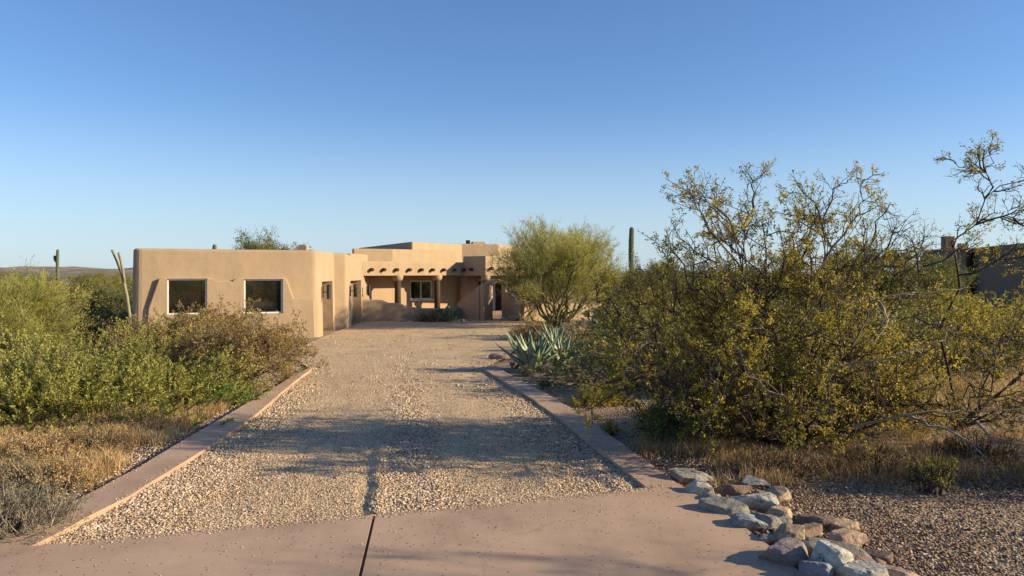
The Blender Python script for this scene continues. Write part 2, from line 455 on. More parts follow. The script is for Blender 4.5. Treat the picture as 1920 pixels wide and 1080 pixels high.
rs = random.Random(3)
P, S = [], []
for (ya, yb, dens, s) in ((5.9, 8.0, 3300, .0125), (8.0, 10, 2500, .0125), (10, 13, 1400, .013), (13, 17, 420, .014), (17, 24, 90, .015)):
    area = (yb - ya) * 6
    for _ in range(int(area * dens)):
        y = rs.uniform(ya, yb); a, b = xat(Lline, y), xat(Rline, y)
        if y < 8.2: a = max(a, -6)
        x = rs.uniform(a, b)
        # coarser heaps along the kerbs and the middle strip, fine and thin in the wheel paths
        u = (x - a) / (b - a) + .05 * noise.noise(Vector((x * .8, y * .5, 5)))
        coarse = max(math.exp(-(u / .13) ** 2), math.exp(-((u - .53) / .075) ** 2), math.exp(-((u - 1) / .13) ** 2))
        if rs.random() > .42 + .7 * coarse + .35 * noise.noise(Vector((x * 2.1, y * 1.1, 8))): continue
        sz = s * rs.uniform(.5, 1.15) * (.78 + .75 * coarse) * (1.5 if rs.random() < .04 else 1)
        # stay off the apron
        if y < 9 and y < np.interp(x, [p[0] for p in edge + edge2[1:]], [p[1] for p in edge + edge2[1:]]) + .01: continue
        P.append((x, y, GV + rut(x, y) + rs.uniform(0, .008))); S.append(sz)
pebbles('gravel_stones', M['pebble'], P, S, 1, 'tan crushed gravel lying loose over the drive')
P, S = [], []
for _ in range(3600):
    y = rs.uniform(15, 40); x = rs.uniform(xat(Lline, y), xat(Rline, y))
    if noise.noise(Vector((x * .9, y * .35, 31))) < -.02 and rs.random() < .8: continue
    P.append((x, y, GV + .004)); S.append(rs.uniform(.012, .03))
pebbles('gravel_stones', M['pebble'], P, S, 6, 'scattered brown stones on the smooth far part of the drive')
P, S = [], []
for _ in range(26000):
    y = rs.uniform(5.8, 15) if rs.random() < .75 else rs.uniform(15, 22)
    if rs.random() < .42:
        x = xat([(-9.5, 5.0)] + L_out, y) - .04 - abs(rs.gauss(0, .9)); br = 0
        if x < -7 and y < 8: continue
        P.append((x, y, GZ + rs.uniform(-.02, .012))); S.append(rs.uniform(.007, .016))
pebbles('gravel_stones', M['pebble'], P, S, 2, 'pale gravel between the left kerb and the dry grass')
P, S = [], []
for _ in range(1500):
    px_ = rs.uniform(-3.9, 1.7); ye = np.interp(px_, [p[0] for p in edge + edge2[1:]], [p[1] for p in edge + edge2[1:]])
    P.append((px_, ye - abs(rs.gauss(0, .07)) - (rs.random() < .12) * rs.uniform(0, 1.2), .004)); S.append(rs.uniform(.003, .0095))
for _ in range(900):
    y = rs.uniform(6.5, 17); rt_ = rs.random() < .5
    ki, ko = (xat([(-9.5, 5.0)] + L_in, y), xat([(-9.5, 5.0)] + L_out, y)) if rt_ else (xat(R_in, max(y, 8.1)), xat(R_out, max(y, 8.1)))
    if y < 8.3 and not rt_: continue
    e = ki if rs.random() < .4 else ko
    x = e + (1 if (ki + ko) / 2 > e else -1) * abs(rs.gauss(0, .05)); P.append((x, y, .004)); S.append(rs.uniform(.004, .011))
pebbles('gravel_stones', M['pebble'], P, S, 8, 'loose grit spilled onto the edges of the concrete')
P, S = [], []
for _ in range(520):
    y = rs.uniform(6.0, 8.9); xe = xat([tuple(rend)] + right_edge[::-1] + R_out[1:], y)
    x = xe + .03 + rs.random() * (.75 + .1 * (8.9 - y)); P.append((x, y, GZ + rs.uniform(0, .05))); S.append(rs.choice([.015, .02, .028, .04, .055]))
pebbles('rubble', M['pebble_brown'], P, S, 12, 'small broken stones packed between the edging rocks')
P, S = [], []
for _ in range(34000):
    y = rs.uniform(5.6, 10.5) if rs.random() < .8 else rs.uniform(10.5, 17)
    xe = xat([(p[0], p[1]) for p in ([tuple(rend)] + right_edge[::-1] + R_out[1:])], y)
    x = xe + .05 + rs.uniform(0, 1) ** .8 * 5
    P.append((x, y, GZ + rs.uniform(-.02, .014) + .03)); S.append(rs.uniform(.008, .019))
pebbles('gravel_stones', M['pebble_brown'], P, S, 4, 'brown gravel beside the row of rocks on the right')

# ------------------------------------------------------------------ grass
def grass(name, mat, pts, label, hmin=.12, hmax=.38, seed=1, wd=.004):
    rs = np.random.RandomState(seed); n = len(pts); P = np.array([(p[0], p[1], p[2] if len(p) > 2 else GZ - .01) for p in pts])
    h = rs.uniform(hmin, hmax, n) * np.array([.8 + .9 * noise.noise(Vector((p[0] * 1.3, p[1] * 1.3, 2))) for p in pts]); a = rs.uniform(0, 6.283, n); lean = rs.uniform(.05, 1.1, n) * h
    d = np.stack([np.cos(a), np.sin(a), np.zeros(n)], 1)
    b = rs.uniform(0, 6.283, n); s = np.stack([np.cos(b), np.sin(b), np.zeros(n)], 1) * wd
    m = P + d * lean[:, None] * .35; m[:, 2] += h * .55
    t = P + d * lean[:, None]; t[:, 2] += h
    v = np.stack([P - s, P + s, m + s * .9, m - s * .9, t], 1).reshape(-1, 3)
    base = np.arange(n)[:, None] * 5
    me = mesh_np(name, v, quads=base + np.array([[0, 1, 2, 3]]), tris=base + np.array([[3, 2, 4]]))
    return tag(link(name, me, mat), label, 'grass', kind='stuff')

def tufts(n, fx, per, sig):
    out = []
    for _ in range(n):
        x, y = fx()
        for _ in range(per):
            out.append((x + rs.gauss(0, sig), y + rs.gauss(0, sig)))
    return out
def inquad(pxa, pxb, pya, pyb):
    def f():
        px = rs.uniform(pxa, pxb); py = rs.uniform(pya, pyb); return G(px, py)
    return f
def leftok(p):
    return p[0] < xat([(-9.5, 5.0)] + L_out, p[1]) - .28 - .25 * noise.noise(Vector((p[1] * .7, 2, 0)))
a = [p for p in tufts(600, inquad(-150, 230, 765, 895), 26, .10) + tufts(260, inquad(200, 480, 755, 830), 30, .08) if leftok(p) and p[0] < G(270, 860)[0] + .12 * (p[1] - 10)]
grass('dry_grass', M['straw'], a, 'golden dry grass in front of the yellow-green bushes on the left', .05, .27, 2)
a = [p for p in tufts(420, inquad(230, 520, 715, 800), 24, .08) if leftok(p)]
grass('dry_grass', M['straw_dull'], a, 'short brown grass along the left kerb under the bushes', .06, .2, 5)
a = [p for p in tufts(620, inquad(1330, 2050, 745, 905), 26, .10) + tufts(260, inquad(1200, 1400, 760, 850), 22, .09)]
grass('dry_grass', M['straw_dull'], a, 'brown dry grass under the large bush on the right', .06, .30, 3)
a = [p for p in tufts(900, inquad(1640, 2100, 590, 770), 30, .14)]
grass('dry_grass', M['straw'], a, 'pale dry grass behind the large bush at the right edge', .15, .5, 8, .006)

# ------------------------------------------------------------------ branch and leaf builders
def leaf_mesh(name, P, D, ln, wd, seed, jitter=.5):
    """rhombic leaves at P pointing along D"""
    rs = np.random.RandomState(seed); P = np.asarray(P, float); D = np.asarray(D, float); n = len(P)
    D = D + rs.normal(0, jitter, (n, 3)); D /= np.linalg.norm(D, axis=1)[:, None] + 1e-9
    R = rs.normal(0, 1, (n, 3)); S = np.cross(D, R); S /= np.linalg.norm(S, axis=1)[:, None] + 1e-9
    L = (ln * rs.uniform(.6, 1.35, n))[:, None]; W = (wd * rs.uniform(.7, 1.3, n))[:, None]
    v = np.stack([P, P + D * L * .5 + S * W, P + D * L, P + D * L * .5 - S * W], 1).reshape(-1, 3)
    return mesh_np(name, v, quads=np.arange(n * 4).reshape(-1, 4))

def tubes_mesh(name, tubes, sides=4):
    V, Q = [], []; off = 0
    for pts, rad in tubes:
        P = np.asarray(pts, float); k = len(P)
        d = np.gradient(P, axis=0); d /= np.linalg.norm(d, axis=1)[:, None] + 1e-9
        a = np.cross(d, np.array([.31, .17, .93])); a /= np.linalg.norm(a, axis=1)[:, None] + 1e-9
        b = np.cross(d, a); r = np.asarray(rad)[:, None]
        for s in range(sides):
            t = 2 * math.pi * s / sides
            V.append(P + (a * math.cos(t) + b * math.sin(t)) * r)
        for s in range(sides):
            s2 = (s + 1) % sides
            for i in range(k - 1):
                Q.append((off + s * k + i, off + s2 * k + i, off + s2 * k + i + 1, off + s * k + i + 1))
        off += k * sides
    return mesh_np(name, np.concatenate(V), quads=np.array(Q), smooth=True)

def wander(a, b, n, amp, R, sag=0):
    a = Vector(a); b = Vector(b); s = R.uniform(0, 100); L = (b - a).length; out = []
    for i in range(n):
        t = i / (n - 1); p = a.lerp(b, t)
        k = math.sin(math.pi * t) ** .7 * amp * L + (amp * L * .25 if 0 < t < 1 else 0)
        p += Vector((noise.noise(Vector((t * 4, s, 0))), noise.noise(Vector((t * 4, s, 5))), noise.noise(Vector((t * 4, s, 9))))) * k
        p.z += sag * math.sin(math.pi * t) * L
        out.append(p)
    return out

def sub_branches(stem, r0, R, tubes, sites, level, maxlev, cfg, leafy=1.0):
    """recursively hang smaller branches on a stem polyline"""
    n = len(stem); L = sum((stem[i + 1] - stem[i]).length for i in range(n - 1))
    cnt = cfg['count'][level]
    for c in range(cnt):
        t = R.uniform(cfg['start'][level], 1.0); i = min(int(t * (n - 1)), n - 2)
        p = stem[i].lerp(stem[i + 1], t * (n - 1) - i)
        d = (stem[i + 1] - stem[i]).normalized()
        r = Vector((R.gauss(0, 1), R.gauss(0, 1), R.gauss(0, 1))); r = (r - d * r.dot(d)).normalized()
        ang = R.uniform(.45, 1.1)
        nd = (d * math.cos(ang) + r * math.sin(ang) + Vector((0, 0, cfg['up']))).normalized()
        l = cfg['len'][level] * R.uniform(.6, 1.3)
        m = 5 if level < maxlev else 4
        q = wander(p, p + nd * l, m, cfg['amp'], R)
        if q[-1].z < .05: continue
        ra = cfg['rad'][level] * R.uniform(.7, 1.2)
        tubes.append((q, [ra * (1 - .6 * k / (m - 1)) for k in range(m)]))
        if level == maxlev:
            for k in range(int(cfg['leaves'] * leafy + R.random())):
                u = R.uniform(cfg.get('lstart', .25), 1.05); jj = min(int(u * (m - 1)), m - 2)
                pp = q[jj].lerp(q[jj + 1], u * (m - 1) - jj)
                sites.append((pp.x + R.gauss(0, cfg['fuzz']), pp.y + R.gauss(0, cfg['fuzz']), pp.z + R.gauss(0, cfg['fuzz']), nd.x, nd.y, nd.z))
        else:
            lf = leafy if not cfg.get('clump') or level > 0 else R.choice(cfg['clump'])
            sub_branches(q, ra, R, tubes, sites, level + 1, maxlev, cfg, lf)

def bush_from_stems(name, base, stems, R, cfg, leafmat, barkmat, label, cat, seed, group=None, names=('foliage', 'branches'), r0=.03):
    """stems: list of polylines in world coordinates"""
    tubes, sites = [], []
    for st in stems:
        n = len(st); rr = r0 * R.uniform(.7, 1.15)
        tubes.append((st, [max(rr * (1 - .8 * k / (n - 1)), .005) for k in range(n)]))
        sub_branches(st, rr, R, tubes, sites, 0, len(cfg['count']) - 1, cfg)
    b = Vector((base[0], base[1], base[2] if len(base) > 2 else GZ))
    tubes = [([p - b for p in t[0]], t[1]) for t in tubes]
    A = np.array(sites); 
    root = empty(name, b, label, cat, group)
    link(names[1], tubes_mesh(names[1], tubes, cfg.get('sides', 4)), barkmat, root)
    link(names[0], leaf_mesh(names[0], A[:, :3] - np.array(b), A[:, 3:], cfg['ll'], cfg['lw'], seed, cfg.get('jit', .8)), leafmat, root)
    return root, len(A)

def dome(name, base, rx, ry, h, nspray, cfg, leafmat, barkmat, label, cat, seed, group=None):
    """dense rounded shrub made of leafy sprays on stems"""
    R = random.Random(seed); rs = np.random.RandomState(seed)
    u = rs.uniform(0, 2 * math.pi, nspray); cz = rs.uniform(-.05, 1, nspray); rad = rs.uniform(cfg.get('rin', .45), 1, nspray) ** .55
    sn = np.sqrt(np.maximum(0, 1 - cz * cz))
    dirs = np.stack([np.cos(u) * sn, np.sin(u) * sn, np.abs(cz)], 1)
    lob = np.array([1 + cfg.get('lob', .28) * (noise.noise(Vector((d[0] * 2.1 + seed, d[1] * 2.1, d[2] * 2.1))) + .8 * noise.noise(Vector((d[0] * 5 + seed, d[1] * 5, d[2] * 5)))) * 1.6 for d in dirs])
    O = dirs * np.array([rx, ry, h]) * (rad * lob)[:, None]
    O[:, 2] = np.maximum(O[:, 2], .03)
    sd = dirs * np.array([1, 1, 1]) + rs.normal(0, .35, (nspray, 3)) + np.array([0, 0, cfg.get('up', .5)])
    sd /= np.linalg.norm(sd, axis=1)[:, None]
    k = cfg['per']; t = rs.uniform(0, 1, (nspray, k)); L = cfg['spray'] * rs.uniform(.5, 1.4, nspray)
    bend = rs.normal(0, .12, (nspray, 3))
    P = O[:, None] + (sd * L[:, None])[:, None] * t[..., None] + bend[:, None] * (t ** 2 * L[:, None])[..., None] + rs.normal(0, cfg['fuzz'], (nspray, k, 3)) * (1.1 - t)[..., None]
    D = np.repeat(sd[:, None], k, 1)
    tubes = []
    for i in rs.choice(nspray, min(cfg['stems'], nspray), replace=False):
        e = Vector(O[i]); tip = e + Vector(sd[i]) * float(L[i])
        s = Vector((e.x * .06 + R.gauss(0, .05), e.y * .06 + R.gauss(0, .05), -.05))
        q = wander(s, e, 6, .10, R, sag=-.04)
        r = cfg['srad'] * R.uniform(.6, 1.2)
        q.append(tip); tubes.append((q, [r, r * .85, r * .7, r * .6, r * .5, r * .35, r * .15]))
    if cfg.get('twigs'):
        for i in rs.choice(nspray, min(cfg['twigs'], nspray), replace=False):
            e = Vector(O[i]); tip = e + Vector(sd[i]) * float(L[i]) * .95
            back = e - Vector(sd[i]) * .2 + Vector((R.gauss(0, .05), R.gauss(0, .05), -.05))
            tubes.append(([back, e, tip], [.006, .005, .002]))
    root = empty(name, (base[0], base[1], base[2] if len(base) > 2 else GZ), label, cat, group)
    link('branches', tubes_mesh('branches', tubes, 4), barkmat, root)
    link('foliage', leaf_mesh('foliage', P.reshape(-1, 3), D.reshape(-1, 3), cfg['ll'], cfg['lw'], seed, cfg.get('jit', .6)), leafmat, root)
    return root

def px3(px, py, Y):
    """a point seen at a photo pixel, Y metres out"""
    return Vector(((px - 960) * Y / F, Y, H - (py - HZ) * Y / F))

#SECTION_HOUSE
# ------------------------------------------------------------------ house
def rprism(poly, R, z0, z1, rt=.12, batter=.05, zf=None, seg=5):
    """rounded adobe block: polygon (counter-clockwise), corner radius, rounded top edge"""
    n = len(poly); corners = []
    for i in range(n):
        p0, p, p1 = Vector(poly[i - 1]), Vector(poly[i]), Vector(poly[(i + 1) % n])
        a = (p0 - p).normalized(); b = (p1 - p).normalized()
        cr = a.x * b.y - a.y * b.x
        ang = math.acos(max(-1, min(1, a.dot(b))))
        r = R[i] if isinstance(R, (list, tuple)) else R
        c = p + (a + b).normalized() * (r / math.sin(ang / 2))
        # polygon counter-clockwise: interior on the left; convex when cr < 0
        conv = cr < 0
        ta = c - p; n0 = Vector((-(p - p0).y, (p - p0).x)).normalized(); n1 = Vector((-(p1 - p).y, (p1 - p).x)).normalized()
        corners.append((c, r, n0, n1, conv))
    def ring(d):
        out = []
        for (c, r, n0, n1, conv) in corners:
            s = -1 if conv else 1
            rr = (r - d) if conv else (r + d)
            rr = max(rr, .004)
            a0 = math.atan2(s * n0.y, s * n0.x); a1 = math.atan2(s * n1.y, s * n1.x)
            da = (a1 - a0 + math.pi) % (2 * math.pi) - math.pi
            for k in range(seg + 1):
                t = a0 + da * k / seg
                out.append((c.x + rr * math.cos(t), c.y + rr * math.sin(t)))
        return out
    prof = [(0, z0)]
    hh = z1 - z0
    for k in (.2, .4, .6, .8): prof.append((batter * k, z0 + (hh - rt) * k))
    prof.append((batter, z1 - rt))
    for k in range(1, 5):
        t = k / 4 * math.pi / 2; prof.append((batter + rt * (1 - math.cos(t)), z1 - rt + rt * math.sin(t)))
    v, f = [], []; m = n * (seg + 1)
    for (d, z) in prof:
        for (x, y) in ring(d):
            zz = z + (zf(x, y) if zf and z > z0 + hh * .5 else 0)
            v.append((x, y, zz))
    for i in range(len(prof) - 1):
        for k in range(m):
            f.append((i * m + k, i * m + (k + 1) % m, (i + 1) * m + (k + 1) % m, (i + 1) * m + k))
    f.append(tuple(range(m))[::-1]); f.append(tuple((len(prof) - 1) * m + k for k in range(m)))
    return v, f

def cut(o, boxes):
    """cut openings (list of closed meshes) out of o with an applied boolean"""
    for (v, f) in boxes:
        me = mesh_py('cutter', v, f); c = bpy.data.objects.new('cutter', me); COL.objects.link(c)
        md = o.modifiers.new('b', 'BOOLEAN'); md.operation = 'DIFFERENCE'; md.object = c; md.solver = 'EXACT'
        dg = bpy.context.evaluated_depsgraph_get()
        new = bpy.data.meshes.new_from_object(o.evaluated_get(dg))
        o.modifiers.clear(); old = o.data; o.data = new
        if not new.materials: new.materials.append(old.materials[0])
        bpy.data.objects.remove(c)

def obox(c, dx, dy, dz, ux):
    m = MB(); m.box(c, dx, dy, dz, ux); return m.v, m.f

def block(poly, R, z0, z1, parent, name='wall', mat='stucco', **k):
    v, f = rprism(poly, R, z0, z1, **k)
    me = mesh_py(name, v, f, False)
    o = link(name, me, M[mat], parent)
    return o

def on(line_a, u, t, z, off=0):
    n = Vector((u.y, -u.x))
    p = line_a + u * t + n * off
    return Vector((p.x, p.y, z))

house = empty('adobe_house', (-7, 35, -.1), 'tan adobe house with flat parapet roofs and a porch, ending the gravel drive', 'house')
house.location = (0, 0, 0)
def window(parent, A, u, t0, t1, z0, z1, depth=.0, mull=1, fw=.06, fmat='white'):
    """window in the wall line A + u*t ; depth = how far the pane lies inside the wall"""
    tm = (t0 + t1) / 2; zm = (z0 + z1) / 2; W = t1 - t0; Hh = z1 - z0
    fr = MB()
    fr.box(on(A, u, tm, z1 - fw / 2, -depth), W, .07, fw, u); fr.box(on(A, u, tm, z0 + fw / 2, -depth), W, .07, fw, u)
    for t in (t0 + fw / 2, t1 - fw / 2): fr.box(on(A, u, t, zm, -depth), fw, .066, Hh - 2 * fw, u)
    for k in range(1, mull): fr.box(on(A, u, t0 + W * k / mull, zm, -depth), fw * .8, .06, Hh - 2 * fw, u)
    w_ = fr.build('window', M[fmat], parent)
    p = MB(); p.box(on(A, u, tm, zm, -depth - .01), W - fw, .012, Hh - fw, u)
    p.build('pane', M['glass'], w_)
    return w_

# garage
A = Vector((-13.3, 27.4)); B = Vector((-7.32, 30.06)); gu = (B - A).normalized(); gn = Vector((gu.y, -gu.x))
gar = block([tuple(A), tuple(B), (-7.66, 34.2), (-11, 36.5), (-15.2, 33.5)], [.35, .42, .1, .3, .3], -.12, 3.23, house, batter=.07, rt=.10)
# thicker lower wall round the garage windows
def tpx(px):   # parameter along the garage front for a photo column
    k = (px - 960) / F
    return (k * A.y - A.x) / (gu.x - k * gu.y)
def zpx(t, py, L=None, uu=None):
    L = L or A; uu = uu or gu
    return H - (py - HZ) * (L.y + uu.y * t) / F
prof = [(272, 640), (278, 577), (297, 523), (303, 520.5), (388, 520.5), (396, 523), (401, 527.5), (436, 527.5), (441, 523), (447, 521), (530, 521), (537, 522.5), (550, 559.5), (588, 559.5), (590, 640)]
pts = []
for (a, b) in prof:
    t = tpx(a); pts.append((t, max(zpx(t, b), -.1)))
n = len(pts); v = []
for off in (-.25, .075, .10):
    for (t, z) in pts:
        # chamfer the front edge of the thicker wall
        tc = sum(p[0] for p in pts) / n
        k = .03 if off == .10 else 0
        v.append(on(A, gu, t + (k if t < tc else -k), z - (k if z > 0 else 0), off))
f = [tuple(range(n))[::-1] if False else tuple(range(n))]
f = []
for r in range(2):
    for i in range(n):
        j = (i + 1) % n
        f.append((r * n + i, (r + 1) * n + i, (r + 1) * n + j, r * n + j))
f.append(tuple(2 * n + i for i in range(n))[::-1]); f.append(tuple(range(n)))
import bmesh
me = mesh_py('lower_wall', v, f); bm = bmesh.new(); bm.from_mesh(me); bmesh.ops.recalc_face_normals(bm, faces=bm.faces); bm.to_mesh(me); bm.free()
lower = link('lower_wall', me, M['stucco'], house)
wins = [(tpx(313), tpx(388), zpx(tpx(350), 590), zpx(tpx(350), 522.5)), (tpx(457), tpx(530), zpx(tpx(493), 588), zpx(tpx(493), 523))]
for (t0, t1, z0, z1) in wins:
    c = on(A, gu, (t0 + t1) / 2, (z0 + z1) / 2, 0)
    bx = obox(c, t1 - t0, .9, z1 - z0, gu)
    cut(lower, [bx]); cut(gar, [bx])
    window(house, A, gu, t0 + .005, t1 - .005, z0 + .005, z1 - .005, depth=.02, fw=.055)
    s = MB(); s.box(on(A, gu, (t0 + t1) / 2, (z0 + z1) / 2, -.40), t1 - t0 + .1, .05, z1 - z0 + .1, gu); s.build('window_backing', M['interior'], house)
# base drip line
s = MB(); s.box(on(A, gu, 3.2, -.03, -.1), 6.3, .3, .18, gu)

# garage doors wing
def doorbay(wall, P0, P1, t0, t1, ztop, deep, planks=7):
    P0 = Vector(P0); u = (Vector(P1) - P0).normalized()
    c = on(P0, u, (t0 + t1) / 2, ztop / 2 - .1, -deep / 2 + .3)
    cut(wall, [obox(c, t1 - t0, deep + .6, ztop + .2, u)])
    d = MB(); W = t1 - t0
    for k in range(planks):
        d.box(on(P0, u, t0 + W * (k + .5) / planks, ztop / 2 - .05, -deep + .03), W / planks - .012, .05, ztop, u)
    d.box(on(P0, u, (t0 + t1) / 2, ztop / 2, -deep + .0), W, .04, ztop, u)
    g = d.build('garage_door', M['wood_grey'], house)
doorbay(gar, B, (-7.66, 34.2), .75, 3.55, 2.02, .55)
tilt = lambda x, y: -.045 * (y - 34.6) if y > 34.6 else 0
g2 = block([(-11, 33.4), (-7.84, 34.05), (-7.16, 34.42), (-7.42, 39.3), (-12, 40)], [.1, .05, .28, .15, .2], -.12, 3.22, house, zf=tilt, batter=.06)
doorbay(g2, (-7.16, 34.42), (-7.42, 39.3), .95, 4.4, 2.0, .5)
g3 = block([(-12, 39.9), (-8.1, 39.7), (-7.75, 40.6), (-7.85, 43.2), (-12, 44)], .1, -.12, 3.33, house, rt=.08)
# flared buttress where the porch meets the garage wing
bt = MB(); bz = [(0, -.1, .95), (.9, 1.0, .75), (1.5, 1.7, .45), (2.0, 2.22, .18)]
v = []
for (_, z, wd) in bz:
    v += [(-7.85, 40.75, z), (-7.85 + wd * .55, 40.95 + wd * .3, z), (-7.85 + wd * .45, 41.15 + wd * .4, z), (-8.1, 41.2, z)]
f = [(3, 2, 1, 0)] + [(i * 4 + k, i * 4 + (k + 1) % 4, i * 4 + 4 + (k + 1) % 4, i * 4 + 4 + k) for i in range(3) for k in range(4)] + [(12, 13, 14, 15)]
bt.add(v, f); bt.build('buttress', M['stucco'], house)

def lantern(p, out):
    """iron wall sconce: backplate, arm, long shade"""
    p = Vector(p); out = Vector((out[0], out[1], 0)).normalized(); ux = (out.y, -out.x)
    r = MB(); r.box(p + out * .02, .10, .03, .46, ux)
    r.tube([p + out * .03, p + out * .22], [.022, .022], 6)
    ro = r.build('wall_lantern', M['iron'], house)
    s = MB(); s.tube([p + out * .24 + Vector((0, 0, -.27)), p + out * .24 + Vector((0, 0, .25)), p + out * .24 + Vector((0, 0, .3))], [.075, .085, .03], 8)
    s.build('shade', M['iron'], ro)
lantern((-7.36, 30.62, 1.62), (1, .05)); lantern((-7.20, 35.05, 1.56), (1, .05)); lantern((-7.50, 40.85, 1.45), (.6, -1))
# porch
F0 = Vector((-7.82, 41.0)); F1 = Vector((-2.86, 46.4)); fu = (F1 - F0).normalized(); fn = Vector((fu.y, -fu.x))
B0 = F0 - fn * 1.6; B1 = F1 - fn * 1.6 + fu * 2.2
def tl(px, L, u):
    k = (px - 960) / F; return (k * L.y - L.x) / (u.x - k * u.y)
main = block([tuple(B0 - fu * 1.2), tuple(B1), tuple(B1 + Vector((-3, 12))), tuple(B0 + Vector((-3, 12)))], .15, -.12, 2.9, house, batter=.02)
slab_poly = [tuple(F0 - fu * .3), tuple(F1 + fu * .1), tuple(F1 - fn * 1.9 + fu * .1), tuple(F0 - fn * 1.9 - fu * .3)]
block(slab_poly, [.03, .03, .03, .03], 2.21, 2.97, house, name='porch_parapet', rt=.08, batter=.01)
# veranda window
t0, t1 = tl(770, B0, fu), tl(811, B0, fu); zt, zb = zpx(t0, 526, B0, fu), zpx(t0, 562, B0, fu)
cut(main, [obox(on(B0, fu, (t0 + t1) / 2, (zt + zb) / 2, 0), t1 - t0, .5, zt - zb, fu)])
window(house, B0, fu, t0 + .005, t1 - .005, zb + .005, zt - .005, depth=.1, mull=2, fw=.07)
s = MB(); s.box(on(B0, fu, (t0 + t1) / 2, zb - .03, .06), t1 - t0 + .16, .22, .06, fu); s.build('sill', M['white'], house)
for px in (752, 826):
    t = tl(px, F0, fu); c = on(F0, fu, t, 0, -.28)
    m = MB(); m.tube([c + Vector((0, 0, -.1)), c + Vector((0, 0, 1.0)), c + Vector((0, 0, 1.98))], [.18, .175, .17], 12)
    col = m.build('column', M['wood_dark'], house, True)
    m = MB(); m.tube([c + Vector((0, 0, 1.90)), c + Vector((0, 0, 1.98)), c + Vector((0, 0, 2.05)), c + Vector((0, 0, 2.215))], [.19, .26, .29, .30], 12)
    m.build('capital', M['stucco'], col, True)
vigas = [695, 718, 742, 766, 788.5, 809.5, 830.5, 850, 867]
def viga(c, n, r=.095, out=.22):
    m = MB(); c = Vector(c); n = Vector((n.x, n.y, 0)); m.tube([c - n * .2, c + n * out * .9, c + n * out], [r, r * .97, r * .8], 12)
    m.build('viga', M['wood_dark'], house)
for px in vigas:
    t = tl(px, F0, fu); viga(on(F0, fu, t, 2.52), fn)
# raised roof blocks
def roofblock(poly, z, name='roof_block', **k): return block(poly, .12, 2.5, z, house, name=name, rt=.07, batter=.02, **k)
roofblock([(-9.1, 44.75), (-6.95, 45.9), (-3.5, 49.7), (-5, 56), (-10.5, 54)], 3.74)
roofblock([(-6.27, 49.0), (-2.0, 56.2), (-8, 67), (-12.1, 62)], 4.29)
roofblock([(-4.2, 53.6), (-.9, 54.6), (0.8, 60), (-4, 62)], 4.33)
ch = MB(); ch.box((-3.05, 54.6, 4.45), .28, .3, .3); ch.build('roof_vent', M['wood_dark'], house)
cp = MB(); cp.box((-2.35, 54.6, 4.40), .9, .6, .18, (1, .3), .1); cp.build('roof_cap', M['stucco'], house)
# low chimney on the garage roof
ch = MB(); p = px3(568, 467, 36); ch.box((p.x, p.y, p.z - .25), .42, .42, .75); ch.box((p.x, p.y, p.z + .17), .34, .34, .05)
ch.build('chimney', M['stucco_wall'], house)
# right wing
W0 = Vector((-2.89, 46.4)); W1 = Vector((-1.52, 45.1)); W2 = Vector((2.0, 48.2))
block([tuple(W1), tuple(W2 + Vector((.1, .1))), (2.1, 53), (-2.2, 54), tuple(W0)], .04, 2.19, 3.32, house, name='porch_parapet', rt=.08, batter=.02)
block([(1.95, 47.6), (5.45, 47.9), (5.3, 54), (1.7, 53)], .15, -.12, 3.22, house, batter=.04)
wing = block([(-2.5, 48.3), (2.1, 51.3), (2.1, 56), (-3, 56)], .1, -.12, 2.25, house, batter=.02)
m = MB(); m.tube([(-2.62, 48.2, -.1), (-2.62, 48.2, 2.25)], [.6, .58], 20); m.build('turret', M['stucco'], house, True)
wu = (Vector((2.1, 51.3)) - Vector((-2.5, 48.3))).normalized(); WL = Vector((-2.5, 48.3))
t0, t1 = tl(929, WL, wu), tl(937, WL, wu)
m = MB(); m.box(on(WL, wu, (t0 + t1) / 2, 1.0, .03), t1 - t0 + .5, .08, 2.1, wu); d = m.build('door_frame', M['white'], house)
m = MB(); m.box(on(WL, wu, (t0 + t1) / 2, 1.0, .09), t1 - t0 + .1, .06, 1.95, wu); m.build('door', M['wood_dark'], house)
window(house, WL, wu, tl(955, WL, wu), tl(968, WL, wu), 1.0, 1.9, depth=-.03)
window(house, WL, wu, tl(890, WL, wu), tl(904, WL, wu), .6, 1.95, depth=-.03, fw=.11)
wz = (W1 - W0).normalized()
viga(on(W0, wz, (W1 - W0).length * .42, 2.55), Vector((wz.y, -wz.x)))
ru = (W2 - W1).normalized()
for px in (920, 938, 956, 974, 992, 1010):
    viga(on(W1, ru, tl(px, W1, ru), 2.6), Vector((ru.y, -ru.x)))
c = on(W1, ru, .28, 0, -.3)
m = MB(); m.tube([c + Vector((0, 0, -.1)), c + Vector((0, 0, 1.98))], [.18, .17], 12); col = m.build('column', M['wood_dark'], house, True)
m = MB(); m.tube([c + Vector((0, 0, 1.9)), c + Vector((0, 0, 2.0)), c + Vector((0, 0, 2.2))], [.19, .27, .28], 12); m.build('capital', M['stucco'], col, True)
m = MB(); m.box((-.9, 46.0, .0), 2.2, .6, .22, (1, .4)); m.build('step', M['stucco'], house)

